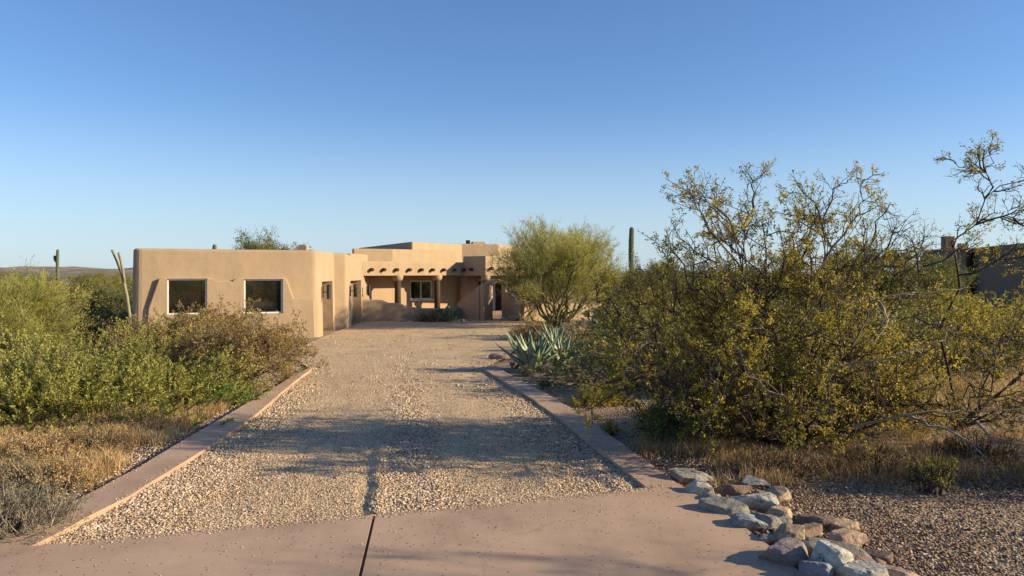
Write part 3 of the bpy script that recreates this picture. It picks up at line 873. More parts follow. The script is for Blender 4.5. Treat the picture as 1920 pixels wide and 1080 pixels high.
# courtyard walls
def ribbon(name, pts, th, mat, parent=None, n=60, z0=-.15):
    Q = resample(pts, n); v = []; f = []; N = []
    for i in range(n):
        a = Vector(Q[max(i - 1, 0)][:2]); b = Vector(Q[min(i + 1, n - 1)][:2]); d = (b - a).normalized(); nn = Vector((d.y, -d.x))
        p = Vector(Q[i][:2]); z = Q[i][2]
        prof = [(th / 2 + .02, z0), (th / 2, z - .08), (th * .38, z - .02), (0, z), (-th * .38, z - .02), (-th / 2, z - .08), (-th / 2 - .02, z0)]
        for (o_, zz) in prof: v.append((p.x + nn.x * o_, p.y + nn.y * o_, zz))
    k = 7
    for i in range(n - 1):
        for j in range(k - 1): f.append((i * k + j, (i + 1) * k + j, (i + 1) * k + j + 1, i * k + j + 1))
        f.append((i * k, i * k + k - 1, (i + 1) * k + k - 1, (i + 1) * k))
    f.append(tuple(range(k))); f.append(tuple((n - 1) * k + j for j in range(k))[::-1])
    me = mesh_py(name, v, f); return link(name, me, M[mat], parent)
def wp(px, py, Y): q_ = px3(px, py, Y); return (q_.x, Y, q_.z)
cw = ribbon('courtyard_wall', [wp(676, 562, 39.7), wp(700, 561.5, 39.8), wp(718, 563, 39.9), wp(728, 567.5, 39.9), wp(748, 568, 40), wp(760, 573, 40.1), wp(772, 575, 40.2), wp(785, 577.5, 40.4), wp(845, 578, 41.4), wp(866, 577, 42)], .3, 'stucco_wall')
tag(cw, 'low brown stucco wall stepping down in front of the porch, beside the garage', 'wall')
ent = empty('entry_wall', (0, 0, 0), 'curved tan courtyard wall with an arched gateway right of the porch', 'wall')
ribbon('wall', [wp(862, 566, 42.2), wp(872, 560, 41.8), wp(885, 551, 41.1), wp(895, 540, 40.6), wp(903, 533, 40.2)], .28, 'stucco_wall', ent, 30)
block([(-1.62, 40.1), (-1.42, 39.8), (-1.0, 41.3), (-1.3, 41.45)], .05, -.15, 1.78, ent, rt=.05, batter=.0, mat='stucco')
block([(-.55, 41.75), (-.38, 41.3), (-.08, 41.6), (-.25, 42.1)], .05, -.15, 1.72, ent, rt=.05, batter=.0, mat='stucco')
ribbon('wall', [wp(948, 545, 41.5), wp(953, 547, 41.3), wp(962, 553, 40.6), wp(972, 559, 40.0), wp(981, 563, 39.5)], .28, 'stucco_wall', ent, 30)
ribbon('wall', [wp(980, 563, 39.5), wp(1010, 565, 40), wp(1060, 568, 41), wp(1125, 572, 42.3)], .28, 'stucco', ent, 30)
# arched hood over the gateway
m = MB(); arc = [( -1.3 + 1.05 * k / 10, 40.6 + 1.1 * k / 10, 1.70 + .17 * math.sin(math.pi * k / 10)) for k in range(11)]
v = []; f = []
for p in arc:
    for (o_, zz) in ((-.22, 0), (.22, 0), (.22, .16), (-.22, .16)): v.append((p[0] + o_ * .7, p[1] - o_ * .7, p[2] + zz))
f = [(i * 4 + k, i * 4 + (k + 1) % 4, i * 4 + 4 + (k + 1) % 4, i * 4 + 4 + k) for i in range(10) for k in range(4)] + [(3, 2, 1, 0), (40, 41, 42, 43)]
m.add(v, f); m.build('arch', M['stucco'], ent)

# neighbour's house at the right edge
nb = empty('neighbour_house', (0, 0, 0), 'dark low adobe house in shade at the right edge beyond the bushes', 'house')
def bp(px, Y): return ((px - 960) * Y / F, Y)
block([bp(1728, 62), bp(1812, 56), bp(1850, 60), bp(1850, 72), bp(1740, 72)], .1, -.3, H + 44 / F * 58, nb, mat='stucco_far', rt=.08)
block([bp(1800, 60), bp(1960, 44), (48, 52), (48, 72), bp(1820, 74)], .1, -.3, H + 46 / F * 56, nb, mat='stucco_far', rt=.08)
m = MB(); p = px3(1777, 462, 55); m.box((p.x, p.y, p.z + .2), .62, .62, 1.0); m.build('chimney', M['stucco_far'], nb)
m = MB(); p = px3(1800, 465, 55); m.box((p.x + .2, p.y, p.z + .1), .5, .5, .45); m.build('roof_block', M['stucco'], nb)

#SECTION_CACTI
# ------------------------------------------------------------------ cacti
def ribbed(pts, rad, ribs=13, tipround=True):
    """ribbed cactus column along pts"""
    pts = [Vector(p) for p in pts]; R = list(rad)
    if tipround:
        d = (pts[-1] - pts[-2]).normalized(); r = R[-1]
        for k, s in ((.5, .87), (.85, .53), (1.0, .08)):
            pts.append(pts[len(rad) - 1] + d * r * k); R.append(r * s)
    n = ribs * 4; v = []; f = []
    for i, p in enumerate(pts):
        d = (pts[min(i + 1, len(pts) - 1)] - pts[max(i - 1, 0)]).normalized()
        a = d.cross(Vector((0, 1, .01))).normalized(); b = d.cross(a)
        for k in range(n):
            t = 2 * math.pi * k / n; q_ = R[i] * (1 - .13 * (.5 - .5 * math.cos(t * ribs)))
            v.append(p + (a * math.cos(t) + b * math.sin(t)) * q_)
    for i in range(len(pts) - 1):
        for k in range(n): f.append((i * n + k, i * n + (k + 1) % n, (i + 1) * n + (k + 1) % n, (i + 1) * n + k))
    f.append(tuple((len(pts) - 1) * n + k for k in range(n)))
    return v, f
def saguaro(base, trunk, r, arms, label, mat='cactus', group=None):
    root = empty('saguaro', base, label, 'cactus', group); b = Vector(base)
    v, f = ribbed([Vector(p) - b for p in trunk], [r * .85] + [r] * (len(trunk) - 2) + [r * .9])
    link('trunk', mesh_py('trunk', v, f, True), M[mat], root)
    for a, ar in arms:
        v, f = ribbed([Vector(p) - b for p in a], [ar * .8] + [ar] * (len(a) - 1), 10)
        link('arm', mesh_py('arm', v, f, True), M[mat], root)
    return root
def col_at(px, Y, ytop, z0=-.2, n=8, jit=.03):
    t = px3(px, ytop, Y); return [Vector((t.x + jit * math.sin(k), Y, z0 + (t.z - z0) * k / (n - 1))) for k in range(n)]
T = col_at(1184, 60, 430); b = (T[0].x, 60, -.2)
a0 = px3(1186, 520, 60); saguaro(b, T, .20, [([px3(1185, 540, 60), px3(1189, 541, 59.8), px3(1193, 536, 59.8), px3(1193, 506, 59.8)], .11), ([px3(1183, 465, 60), px3(1181, 462, 60), px3(1180.5, 450, 60)], .08)], 'tall dark saguaro standing against the sky right of the feathery tree')
T = col_at(108, 110, 470); saguaro((T[0].x, 110, -.2), T, .21, [([px3(108, 492, 110), px3(104.5, 490, 110), px3(102.5, 485, 110), px3(102.5, 481, 110)], .16)], 'small distant saguaro with one arm on the left skyline')
T = col_at(402, 75, 462); saguaro((T[0].x, 75, -.2), T, .22, [], 'saguaro tip just showing above the garage roof')
Tl = [px3(247, 640, 26.6), px3(243, 590, 26.6), px3(238, 555, 26.6), px3(229, 515, 26.6), px3(220, 490, 26.6), px3(211, 470, 26.6)]
saguaro((Tl[0].x, 26.6, -.2), Tl, .05, [([px3(234, 532, 26.6), px3(231, 512, 26.5), px3(227, 490, 26.5), px3(223, 475, 26.5)], .045)], 'leaning forked cactus at the left corner of the garage', 'cactus_pale')

def agave(base, n, L, seed, label, wd=.075):
    R = random.Random(seed); mb = MB()
    for i in range(n):
        a = i * 2.39996 + R.uniform(-.2, .2); t = (i + .5) / n
        el = math.radians(R.uniform(-6, 6) + 82 - 62 * (1 - t) ** .9 * 1.0)
        el = math.radians(30 + 56 * t ** .8 + R.uniform(-7, 7))
        l = L * (.72 + .28 * math.sin(math.pi * min(1, t + .15))) * R.uniform(.85, 1.1)
        d = Vector((math.cos(a) * math.cos(el), math.sin(a) * math.cos(el), math.sin(el)))
        side = Vector((-math.sin(a), math.cos(a), 0)); up = side.cross(d) * -1
        p = Vector((math.cos(a), math.sin(a), 0)) * .05; v = []; K = 9
        for k in range(K):
            s = k / (K - 1); wdt = wd * (.75 + .55 * math.sin(math.pi * min(1, s * 1.25) ** .8)) * (1 - s ** 2.2) + .001
            q_ = p + d * l * s + Vector((0, 0, 1)) * (.10 * l * (s * s) - .05 * l * s) 
            cup = wdt * .55
            v += [q_ - side * wdt + up * cup, q_, q_ + side * wdt + up * cup, q_ - up * .028 * (1 - s)]
        f = []
        for k in range(K - 1):
            o_ = k * 4
            f += [(o_, o_ + 1, o_ + 5, o_ + 4), (o_ + 1, o_ + 2, o_ + 6, o_ + 5), (o_ + 2, o_ + 3, o_ + 7, o_ + 6), (o_ + 3, o_, o_ + 4, o_ + 7)]
        mb.add(v, f)
    o = mb.build('agave', M['agave'], None, True); o.location = (base[0], base[1], GZ)
    return tag(o, label, 'agave', 'agaves beside the drive')
agave(G(996, 692), 32, 1.18, 5, 'largest blue-green agave, nearest the gravel drive', .12)
agave(G(1052, 688), 22, 1.0, 6, 'smaller agave close on the right of the largest agave', .09)
agave(G(1042, 655), 30, 1.05, 8, 'agave with upright spikes behind the two nearer agaves', .07)

def prickly(base, n, s, seed, label):
    R = random.Random(seed); mb = MB(); pads = [(Vector((0, 0, s * .5)), Vector((0, 0, 1)), R.uniform(0, 3))]
    for i in range(5): pads.append((Vector((R.uniform(-1, 1) * s * 1.5, R.uniform(-.6, .6) * s, s * .5)), Vector((R.uniform(-.4, .4), R.uniform(-.3, .3), 1)).normalized(), R.uniform(0, 3)))
    while len(pads) < n:
        c, u, r = R.choice(pads); nu = (u + Vector((R.gauss(0, .55), R.gauss(0, .45), .3))).normalized()
        pads.append((c + u * s * .45 + nu * s * .5, nu, R.uniform(0, 3.1)))
    for c, u, r in pads:
        a = u.cross(Vector((math.cos(r), math.sin(r), .1))).normalized(); b = u.cross(a); v = []; f = []
        k = R.uniform(.8, 1.1)
        for i in range(7):
            th = math.pi * i / 6
            for j in range(10):
                ph = 2 * math.pi * j / 10
                v.append(c + (u * -math.cos(th) * .58 + (a * math.cos(ph) * .45 + b * math.sin(ph) * .09) * math.sin(th) * (1 + .15 * -math.cos(th))) * s * k)
        for i in range(6):
            for j in range(10): f.append((i * 10 + j, i * 10 + (j + 1) % 10, i * 10 + 10 + (j + 1) % 10, i * 10 + 10 + j))
        mb.add(v, f)
    o = mb.build('prickly_pear', M['pad'], None, True); o.location = (base[0], base[1], GZ)
    return tag(o, label, 'cactus')
prickly(G(848, 599), 26, .26, 3, 'green prickly pear in front of the entry wall')
prickly(G(1112, 632), 40, .24, 5, 'prickly pear clump to the right of the feathery tree')
prickly(G(497, 640), 12, .2, 9, 'small pale prickly pear below the right garage window')

# ------------------------------------------------------------------ rocks
def rock_mat(name, c, vein=None, sc=6):
    m, t, b = newmat(name)
    tc = t.nodes.new('ShaderNodeTexCoord').outputs['Object']
    d = tuple(x * .55 for x in c); l = tuple(min(1, x * 1.35) for x in c)
    col = ramp(t, [(.3, d), (.5, c), (.72, l)], noise_n(t, sc, 7, .65, coord=tc, scl=(1, 1.6, 2.4)))
    if vein:
        vn = ramp(t, [(.56, (0, 0, 0)), (.62, (1, 1, 1))], noise_n(t, 5, 6, .7, coord=tc, scl=(1, 2.5, 1)))
        col = mixc(t, col, vein, vn)
    fine = ramp(t, [(.35, (.7, .7, .7)), (.6, (1.1, 1.1, 1.1))], noise_n(t, 45, 4, .7, coord=tc))
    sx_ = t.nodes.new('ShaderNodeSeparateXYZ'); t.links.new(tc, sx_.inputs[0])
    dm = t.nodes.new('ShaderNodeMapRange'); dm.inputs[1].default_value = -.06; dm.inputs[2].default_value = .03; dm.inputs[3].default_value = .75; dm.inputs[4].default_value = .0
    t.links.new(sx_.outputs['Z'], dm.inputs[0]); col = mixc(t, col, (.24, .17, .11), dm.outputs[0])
    oi = t.nodes.new('ShaderNodeObjectInfo'); vr = ramp(t, [(0, (.72, .70, .66)), (.5, (1, .97, .92)), (1, (1.2, 1.12, 1.0))], oi.outputs['Random']); col = mixc(t, col, vr, 1.0, 'MULTIPLY')
    t.links.new(mixc(t, col, fine, .8, 'MULTIPLY'), b.inputs['Base Color']); b.inputs['Roughness'].default_value = .85
    bump(t, b, noise_n(t, 14, 8, .65, coord=tc), .7, .03)
    return m
RK = {'grey': rock_mat('rock_grey', (.29, .27, .24)), 'white': rock_mat('rock_white', (.46, .44, .39), (.14, .17, .15)), 'blue': rock_mat('rock_blue', (.20, .22, .25), (.36, .37, .37)),
      'brown': rock_mat('rock_brown', (.23, .16, .115)), 'tan': rock_mat('rock_tan', (.40, .30, .20)), 'red': rock_mat('rock_red', (.24, .14, .11)), 'pink': rock_mat('rock_pink', (.40, .29, .23)), 'purple': rock_mat('rock_purple', (.27, .22, .21))}
def ico(sub):
    bm = bmesh.new(); bmesh.ops.create_icosphere(bm, subdivisions=sub, radius=1)
    v = [x.co.copy() for x in bm.verts]; f = [tuple(y.index for y in x.verts) for x in bm.faces]; bm.free(); return v, f
ICV, ICF = ico(4)
def rock(base, sx, sy, sz, rz, col, seed, label, group=None, z=None, tiltx=0):
    R = random.Random(seed); pl = []
    for _ in range(R.choice([8, 10, 12, 15])):
        n_ = Vector((R.gauss(0, 1), R.gauss(0, 1), R.gauss(0, .8))).normalized(); pl.append((n_, R.uniform(.52, .98)))
    pl.append((Vector((0, 0, 1)), R.uniform(.5, .75))); v = []
    for d in ICV:
        r = 1.05
        for n_, k in pl:
            c = n_.dot(d)
            if c > .05: r = min(r, k / c)
        r *= 1 + .03 * noise.noise(d * 16 + Vector((seed, 3, 0))) + .06 * noise.noise(d * 2.3 + Vector((seed, 0, 0))) + .025 * noise.noise(d * 7 + Vector((seed, 0, 0)))
        v.append((d.x * r * sx, d.y * r * sy, d.z * r * sz))
    me = mesh_py('rock', v, ICF, False); o = link('rock', me, RK[col])
    o.location = (base[0], base[1], (GZ + sz * .45) if z is None else z); o.rotation_euler = (tiltx, R.uniform(-.12, .12), rz)
    return tag(o, label, 'rock', group)
ROCKS = [  # zoomed centre, width, height (photo crop px), colour, rotation, label
 (295, 185, 290, 120, 'grey', .2, 'large pale grey rock at the top of the row, beside the kerb end'),
 (365, 290, 230, 110, 'white', -.3, 'whitish mottled rock just below the topmost pale grey rock'),
 (440, 345, 120, 70, 'grey', -.3, 'thin grey rock wedged behind the third rock along the slab'),
 (525, 400, 260, 150, 'grey', -.5, 'wedge-shaped grey rock with one sunlit tan end, touching the slab edge'),
 (690, 520, 230, 120, 'blue', -.35, 'mottled blue-grey rock at the slab edge beside the gap in the row'),
 (585, 280, 210, 110, 'brown', -.3, 'brown rounded rock behind the whitish mottled rock'),
 (745, 235, 200, 95, 'blue', .35, 'smooth bluish oval rock at the back of the row under the bush'),
 (765, 385, 270, 120, 'white', -.25, 'flat pale rock with dark flecks in the middle of the upper pile'),
 (800, 305, 80, 65, 'brown', 0, 'fist-sized brown rock next to the smooth bluish oval rock'),
 (905, 340, 140, 110, 'tan', -.8, 'tan rock with a sunny face at the back edge of the pile'),
 (815, 505, 190, 130, 'grey', -.6, 'smooth grey rock leaning on the mottled blue-grey rock'),
 (935, 450, 140, 90, 'tan', -.4, 'small light tan rock above the orange sunlit block'),
 (960, 505, 120, 65, 'grey', .2, 'small grey rock behind the orange sunlit block'),
 (850, 625, 160, 90, 'grey', .3, 'low dark grey rock left of the orange sunlit block'),
 (1005, 610, 200, 150, 'tan', .05, 'blocky rock with a bright orange sunlit face in the middle of the row'),
 (1140, 580, 150, 150, 'brown', -.9, 'upright brown rock with a narrow lit edge right of the orange block'),
 (1160, 500, 300, 90, 'brown', -.3, 'long thin brown slab of rock lying at the back of the row'),
 (1380, 545, 180, 75, 'tan', 0, 'flat orange-tan rock on the gravel side of the row'),
 (1405, 630, 230, 140, 'pink', -.4, 'pinkish brown rock below the flat orange-tan rock'),
 (990, 770, 320, 190, 'purple', -.6, 'broad purplish slab of rock lying against the slab edge'),
 (1320, 735, 370, 160, 'grey', -.2, 'wide smooth grey rock in the lower pile behind the white streaked rock'),
 (1270, 810, 250, 240, 'white', -.9, 'white rock with green-grey streaks standing up in the lower pile'),
 (1510, 905, 300, 190, 'white', -.5, 'big white rock at the bottom edge of the picture'),
 (1560, 810, 190, 110, 'red', -.2, 'dark red-brown rock right of the wide smooth grey rock'),
 (1160, 880, 210, 180, 'blue', -.7, 'dark blue-grey rock at the slab edge below the purplish slab'),
 (1640, 750, 230, 80, 'brown', -.6, 'long flat brown rock on the gravel beside the dark red-brown rock'),
 (1740, 900, 260, 150, 'pink', -.5, 'pinkish tan rock at the bottom, last on the gravel side')]
for i, (cx, cy, wd_, hg, col, rz, lab) in enumerate(ROCKS):
    px = 1220 + cx / 3.84; py = 840 + (cy + hg * .22) / 3.84
    x, y = G(px, py); sc = y / F / 3.84
    sx = wd_ * sc * .70; big = hg / wd_
    sy = max(hg * sc * .95, sx * .55); sz = max(.08, hg * sc * .80)
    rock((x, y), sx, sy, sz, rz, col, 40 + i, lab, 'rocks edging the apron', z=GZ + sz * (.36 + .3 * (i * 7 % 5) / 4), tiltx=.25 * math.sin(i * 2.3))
# low dry stones that fill under and between the bigger ones
rock(G(940, 668), .36, .22, .14, .1, 'pink', 90, 'flat pinkish stone lying in the sun on the drive left of the agaves')
rock(G(963, 684), .14, .12, .13, .1, 'brown', 91, 'small dark stone at the foot of the largest agave')
rock(G(966, 599), .52, .35, .34, .1, 'grey', 92, 'grey boulder outside the gateway, against the curved wall')
rock(G(947, 599), .24, .2, .14, .1, 'white', 93, 'small white rock left of the grey boulder by the gateway')
for i, (px, py, s) in enumerate([(868, 600, .16), (880, 599, .1), (893, 598, .09), (783, 600, .2), (828, 599, .22), (756, 601, .17)]):
    rock(G(px, py), s, s * .8, s * .7, i, 'white' if i < 4 else 'tan', 100 + i, ['white stone right beside the green prickly pear', 'white stone second to the right of the green prickly pear', 'white stone farthest right along the entry wall foot', 'pale stone below the middle of the stepping courtyard wall', 'tan stone just left of the green prickly pear', 'tan stone at the foot of the stepping wall, nearest the garage'][i], 'stones along the courtyard wall')
rock(G(1190, 808), .17, .11, .06, .3, 'grey', 120, 'lone flat grey stone right of the right kerb')
rock(G(1140, 690), .2, .14, .1, .3, 'blue', 121, 'bluish stone in the shade right of the agaves')

#SECTION_PLANTS
# ------------------------------------------------------------------ plants
R = random.Random(11)
CRE = dict(clump=[.1, .35, .8, 1.6], count=[7, 6, 4], start=[.3, .25, .2], len=[.66, .33, .16], rad=[.013, .0065, .0035], up=.18, amp=.24, leaves=13, lstart=.45, fuzz=.016, ll=.034, lw=.0090, sides=4, jit=.9)
def stem_to(base, px, py, Y, n=9, amp=.16, R=R, mid=None):
    tip = px3(px, py + (80 if py < 480 else 25), Y); b = Vector((base[0], base[1], GZ)) + Vector((R.gauss(0, .10), R.gauss(0, .10), 0))
    if mid:
        m = px3(*mid); return wander(b, m, n // 2 + 1, amp, R)[:-1] + wander(m, tip, n // 2 + 2, amp, R)
    return wander(b, tip, n, amp, R)
# the large creosote bush
base = G(1478, 830)
T = [(1285, 350, 11.0), (1320, 330, 10.7), (1365, 325, 10.9), (1415, 305, 11.3), (1500, 330, 11.0), (1540, 325, 10.6), (1620, 320, 10.8), (1650, 320, 11.4), (1580, 340, 11.6), (1700, 350, 11.4), (1460, 340, 10.2), (1245, 430, 11.4), (1215, 500, 10.8),
     (1115, 600, 11.8), (1085, 690, 11.3), (1100, 650, 12.4), (1150, 560, 11.0), (1160, 720, 10.8), (1180, 680, 10.2), (1210, 620, 10.0), (1225, 540, 11.8), (1850, 640, 11.6), (1860, 720, 10.8), (1800, 600, 12.2), (1270, 470, 12.3), (1345, 400, 12.4), (1670, 390, 12.3), (1740, 400, 10.4), (1740, 560, 11.5), (1770, 680, 10.4), (1690, 740, 9.6),
     (1400, 560, 9.4), (1310, 690, 9.5), (1240, 730, 10.4), (1560, 730, 9.3), (1640, 600, 9.1), (1480, 400, 12.8), (1790, 740, 11.2), (1430, 740, 9.5), (1540, 360, 9.9), (1390, 380, 9.9), (1330, 310, 11.6), (1700, 330, 10.6), (1300, 390, 10.4), (1360, 350, 11.8), (1440, 350, 10.8), (1650, 350, 10.0)]
stems = [stem_to(base, *t) for t in T]
root, nl = bush_from_stems('creosote_bush', base, stems, R, CRE, M['creosote'], M['bark'], 'very large open creosote bush with dark twisted branches right of the drive', 'bush', 1, r0=.026)
# its right-hand neighbour, reaching into the picture with long bare limbs
base2 = G(1800, 800)
st2 = [[Vector((base2[0], base2[1], GZ)), px3(1780, 700, 12), px3(1760, 620, 11.8), px3(1800, 540, 11.6), px3(1797, 516, 11.5), px3(1790, 471, 11.4), px3(1783, 454, 11.4), px3(1830, 421, 11.2), px3(1848, 371, 11.1), px3(1875, 348, 11.0), px3(1925, 338, 10.9)],
       [px3(1848, 371, 11.1), px3(1862, 351, 11.1), px3(1850, 326, 11.0), px3(1835, 314, 11.0)],
       [px3(1830, 421, 11.2), px3(1860, 411, 11.0), px3(1885, 404, 11.0), px3(1925, 416, 11.0)],
       [px3(1797, 516, 11.5), px3(1830, 511, 11.2), px3(1870, 488, 11.0), px3(1960, 478, 10.8)]]
CRS = dict(CRE, count=[8, 4, 3], start=[.45, .2, .1], len=[.34, .20, .12])
more = [stem_to(base2, *t) for t in [(1960, 480, 12.4), (1900, 600, 11.0), (1850, 650, 12.8), (1980, 640, 11), (1700, 640, 12.6), (1720, 560, 13.2), (1850, 720, 11.0), (1960, 720, 12), (1660, 700, 12.5), (2040, 560, 12)]]
bush_from_stems('creosote_bush', base2, st2 + more, R, dict(CRS, leaves=7, count=[7, 4, 4]), M['creosote'], M['bark'], 'creosote bush at the right edge with one high arching limb against the sky', 'bush', 2, r0=.024)
# bare horizontal limbs of the large bush
dead = [[px3(1440, 640, 10.6), px3(1500, 590, 10.5), px3(1600, 562, 10.4), px3(1690, 552, 10.3), px3(1790, 545, 10.2)], [px3(1480, 700, 10.4), px3(1560, 690, 9.8), px3(1700, 660, 9.6), px3(1760, 640, 9.6)],
        [px3(1600, 800, 9.8), px3(1690, 780, 9.5), px3(1800, 770, 9.4), px3(1925, 765, 9.3)], [px3(1700, 780, 9.5), px3(1760, 800, 9.4), px3(1820, 830, 9.2), px3(1870, 880, 9.0)], [px3(1830, 790, 9.4), px3(1870, 830, 9.2), px3(1925, 835, 9.0)],
        [px3(1370, 630, 10.2), px3(1400, 690, 10), px3(1440, 735, 9.6), px3(1475, 742, 9.4)], [px3(1640, 560, 10.4), px3(1665, 600, 10), px3(1640, 640, 9.8)]]
tb = []
for d_ in dead:
    q_ = []
    for i in range(len(d_) - 1): q_ += wander(d_[i], d_[i + 1], 5, .12, R)[:-1]
    q_.append(d_[-1]); k = len(q_); tb.append((q_, [.02 * (1 - .75 * i / k) for i in range(k)]))
    for _ in range(7):
        i = R.randrange(3, k); e = q_[i] + Vector((R.gauss(0, .22), R.gauss(0, .15), R.gauss(0, .18)))
        tb.append((wander(q_[i], e, 5, .3, R), [.007, .006, .005, .004, .002]))
b = root.location
link('bare_limbs', tubes_mesh('bare_limbs', [([p - b for p in t[0]], t[1]) for t in tb], 5), M['bark_pale'], root)

C2 = dict(CRE, count=[6, 5, 4], len=[.6, .34, .18])

def creosote(px, py, h, r, n, seed, label, mat='creosote', cfg=C2, bark='bark', leaf=1.0, Y=None, group=None, up=1.0):
    b = G(px, py) if Y is None else ((px - 960) * Y / F, Y)
    Rr = random.Random(seed); st = []
    for i in range(n):
        a = 2 * math.pi * (i + Rr.random()) / n; k = Rr.uniform(.25, 1) ** .7
        tip = Vector((b[0] + math.cos(a) * r * k, b[1] + math.sin(a) * r * k, h * (1.02 - .45 * k * k) * Rr.uniform(.75, 1.05)))
        st.append(wander(Vector((b[0] + Rr.gauss(0, .08), b[1] + Rr.gauss(0, .08), GZ)), tip, 7, .16, Rr))
    c = dict(cfg); c['ll'] *= leaf; c['lw'] *= leaf
    return bush_from_stems('creosote_bush', b, st, Rr, c, M[mat], M[bark], label, 'bush', seed, group)[0]
creosote(2190, 890, 1.15, 1.5, 20, 20, 'creosote bush cut off by the right edge of the view, nearest the camera')
creosote(1350, 738, 1.2, .8, 16, 21, 'low dark creosote bush between the agaves and the large bush', leaf=1.2)
creosote(1330, 690, 1.3, 1.2, 11, 22, 'creosote bush close behind the large bush on its left side', leaf=1.3)
creosote(1185, 632, 1.9, 1.6, 15, 23, 'olive creosote bush below the tall saguaro', leaf=1.7, cfg=dict(C2, leaves=9))
creosote(1700, 655, 1.4, 2.1, 16, 24, 'wide yellow-olive creosote bush in front of the dark house', leaf=1.7, cfg=dict(C2, leaves=9))
creosote(1860, 690, 1.2, 2.0, 18, 25, 'yellow-olive creosote bush at the right edge below the arching limb', leaf=1.5)
creosote(1560, 640, 1.2, 2.0, 12, 26, 'creosote bush seen through the middle of the large bush', leaf=1.8, cfg=dict(C2, leaves=9))
creosote(1560, 812, .75, .9, 12, 27, 'low yellow creosote seedling under the middle of the large bush', leaf=1.0)
creosote(1400, 800, .8, 1.0, 12, 28, 'low creosote bush at the left foot of the large bush', leaf=1.0)
creosote(1745, 918, .16, .16, 7, 29, 'small yellowish sprig of creosote on the brown gravel', leaf=.8, cfg=dict(C2, count=[4, 3, 2], len=[.2, .12, .08]))
# left side
creosote(455, 716, .85, 1.25, 24, 31, 'brownish orange creosote bush spilling over the left kerb', 'creosote_brown', leaf=1.35, bark='bark_tan', cfg=dict(C2, count=[7, 5, 4], leaves=9))
creosote(320, 690, .9, 1.7, 20, 32, 'brownish creosote bush below the left garage window', 'creosote_brown', leaf=1.5, bark='bark_tan', cfg=dict(C2, count=[7, 6, 4]))
creosote(400, 672, .95, 1.4, 16, 33, 'thin creosote bush close to the garage wall between the windows', 'creosote_brown', leaf=1.6, bark='bark_tan')
D1 = dict(per=20, spray=.24, fuzz=.022, stems=130, srad=.012, ll=.042, lw=.009, up=.45, lob=.36, rin=.3, twigs=500, jit=.75)
D3 = dict(D1, per=46, spray=.32, fuzz=.018, ll=.052, lw=.011, lob=.7, up=.35, jit=.55, rin=.35)
dome('yellow_green_bush', G(80, 775), 2.3, 1.5, .84, 1400, D3, M['yellowgreen'], M['bark'], 'bushy yellow-green shrub at the left edge above the golden grass', 'bush', 41)
dome('yellow_green_bush', G(285, 750), 1.4, 1.2, .68, 950, D3, M['yellowgreen'], M['bark'], 'yellow-green shrub in the middle of the left bushes, nearer the drive', 'bush', 42)
dome('yellow_green_bush', G(170, 735), 2.3, 1.6, .85, 1150, D3, M['yellowgreen'], M['bark'], 'tallest yellow-green shrub behind the two in front on the left', 'bush', 43)
dome('leafy_shrub', G(395, 750), .75, .4, .3, 620, dict(D1, spray=.14, ll=.04, lw=.010, stems=40, twigs=80), M['fresh'], M['bark'], 'low bright green shrub beside the left kerb', 'bush', 44)
dome('leafy_shrub', G(1262, 812), .5, .4, .6, 420, dict(D1, spray=.14, ll=.035, lw=.010, stems=40, twigs=80), M['fresh'], M['bark'], 'small fresh green weed at the left foot of the large bush', 'bush', 45)
dome('grey_shrub', G(20, 985), .62, .5, .42, 700, dict(D1, spray=.13, ll=.026, lw=.003, stems=70, twigs=300), M['sage'], M['bark_pale'], 'small grey-green shrub at the bottom left beside the kerb', 'bush', 46)
dome('grey_shrub', G(987, 698), .16, .15, .2, 170, dict(D1, spray=.06, ll=.02, lw=.005, stems=30, twigs=60), M['sage'], M['bark_pale'], 'little grey shrub in front of the largest agave', 'bush', 47)
dome('grey_shrub', G(1022, 720), .12, .12, .12, 110, dict(D1, spray=.06, ll=.02, lw=.005, stems=20, twigs=60), M['mesquite'], M['bark_pale'], 'dark little shrub on the gravel right of the kerb top', 'bush', 48)
dome('leafy_shrub', G(1128, 752), .5, .35, .3, 340, dict(D1, spray=.12, ll=.032, lw=.006, stems=30, twigs=60), M['creosote'], M['bark'], 'low olive shrub beside the right kerb in the shade', 'bush', 49)
dome('grey_shrub', G(1145, 806), .12, .12, .16, 60, dict(D1, spray=.07, ll=.03, lw=.006, stems=10, twigs=10), M['creosote'], M['bark'], 'tiny yellow-green weed beside the lone flat grey stone', 'bush', 50)
dome('dry_brush', G(1080, 650), .8, .6, .75, 600, dict(D1, spray=.18, ll=.05, lw=.006, stems=60, twigs=300), M['straw_dull'], M['bark_pale'], 'dry brownish brush behind the smaller agave', 'bush', 51)
dome('dry_brush', G(1000, 634), .9, .6, .6, 500, dict(D1, spray=.18, ll=.06, lw=.008, stems=60, twigs=300), M['creosote_brown'], M['bark_pale'], 'reddish brown brush at the foot of the feathery tree', 'bush', 52)
dome('dry_brush', G(815, 601), 1.0, .4, .5, 260, dict(D1, spray=.18, ll=.06, lw=.008, stems=50, twigs=100), M['mesquite'], M['bark'], 'thin dark brush along the low courtyard wall', 'bush', 53)
dome('dry_brush', G(1330, 720), 1.2, .8, .6, 900, dict(D1, spray=.2, ll=.04, lw=.005, stems=160, twigs=700), M['straw_dull'], M['bark_pale'], 'tangle of dry twigs under the left half of the large bush', 'bush', 54)
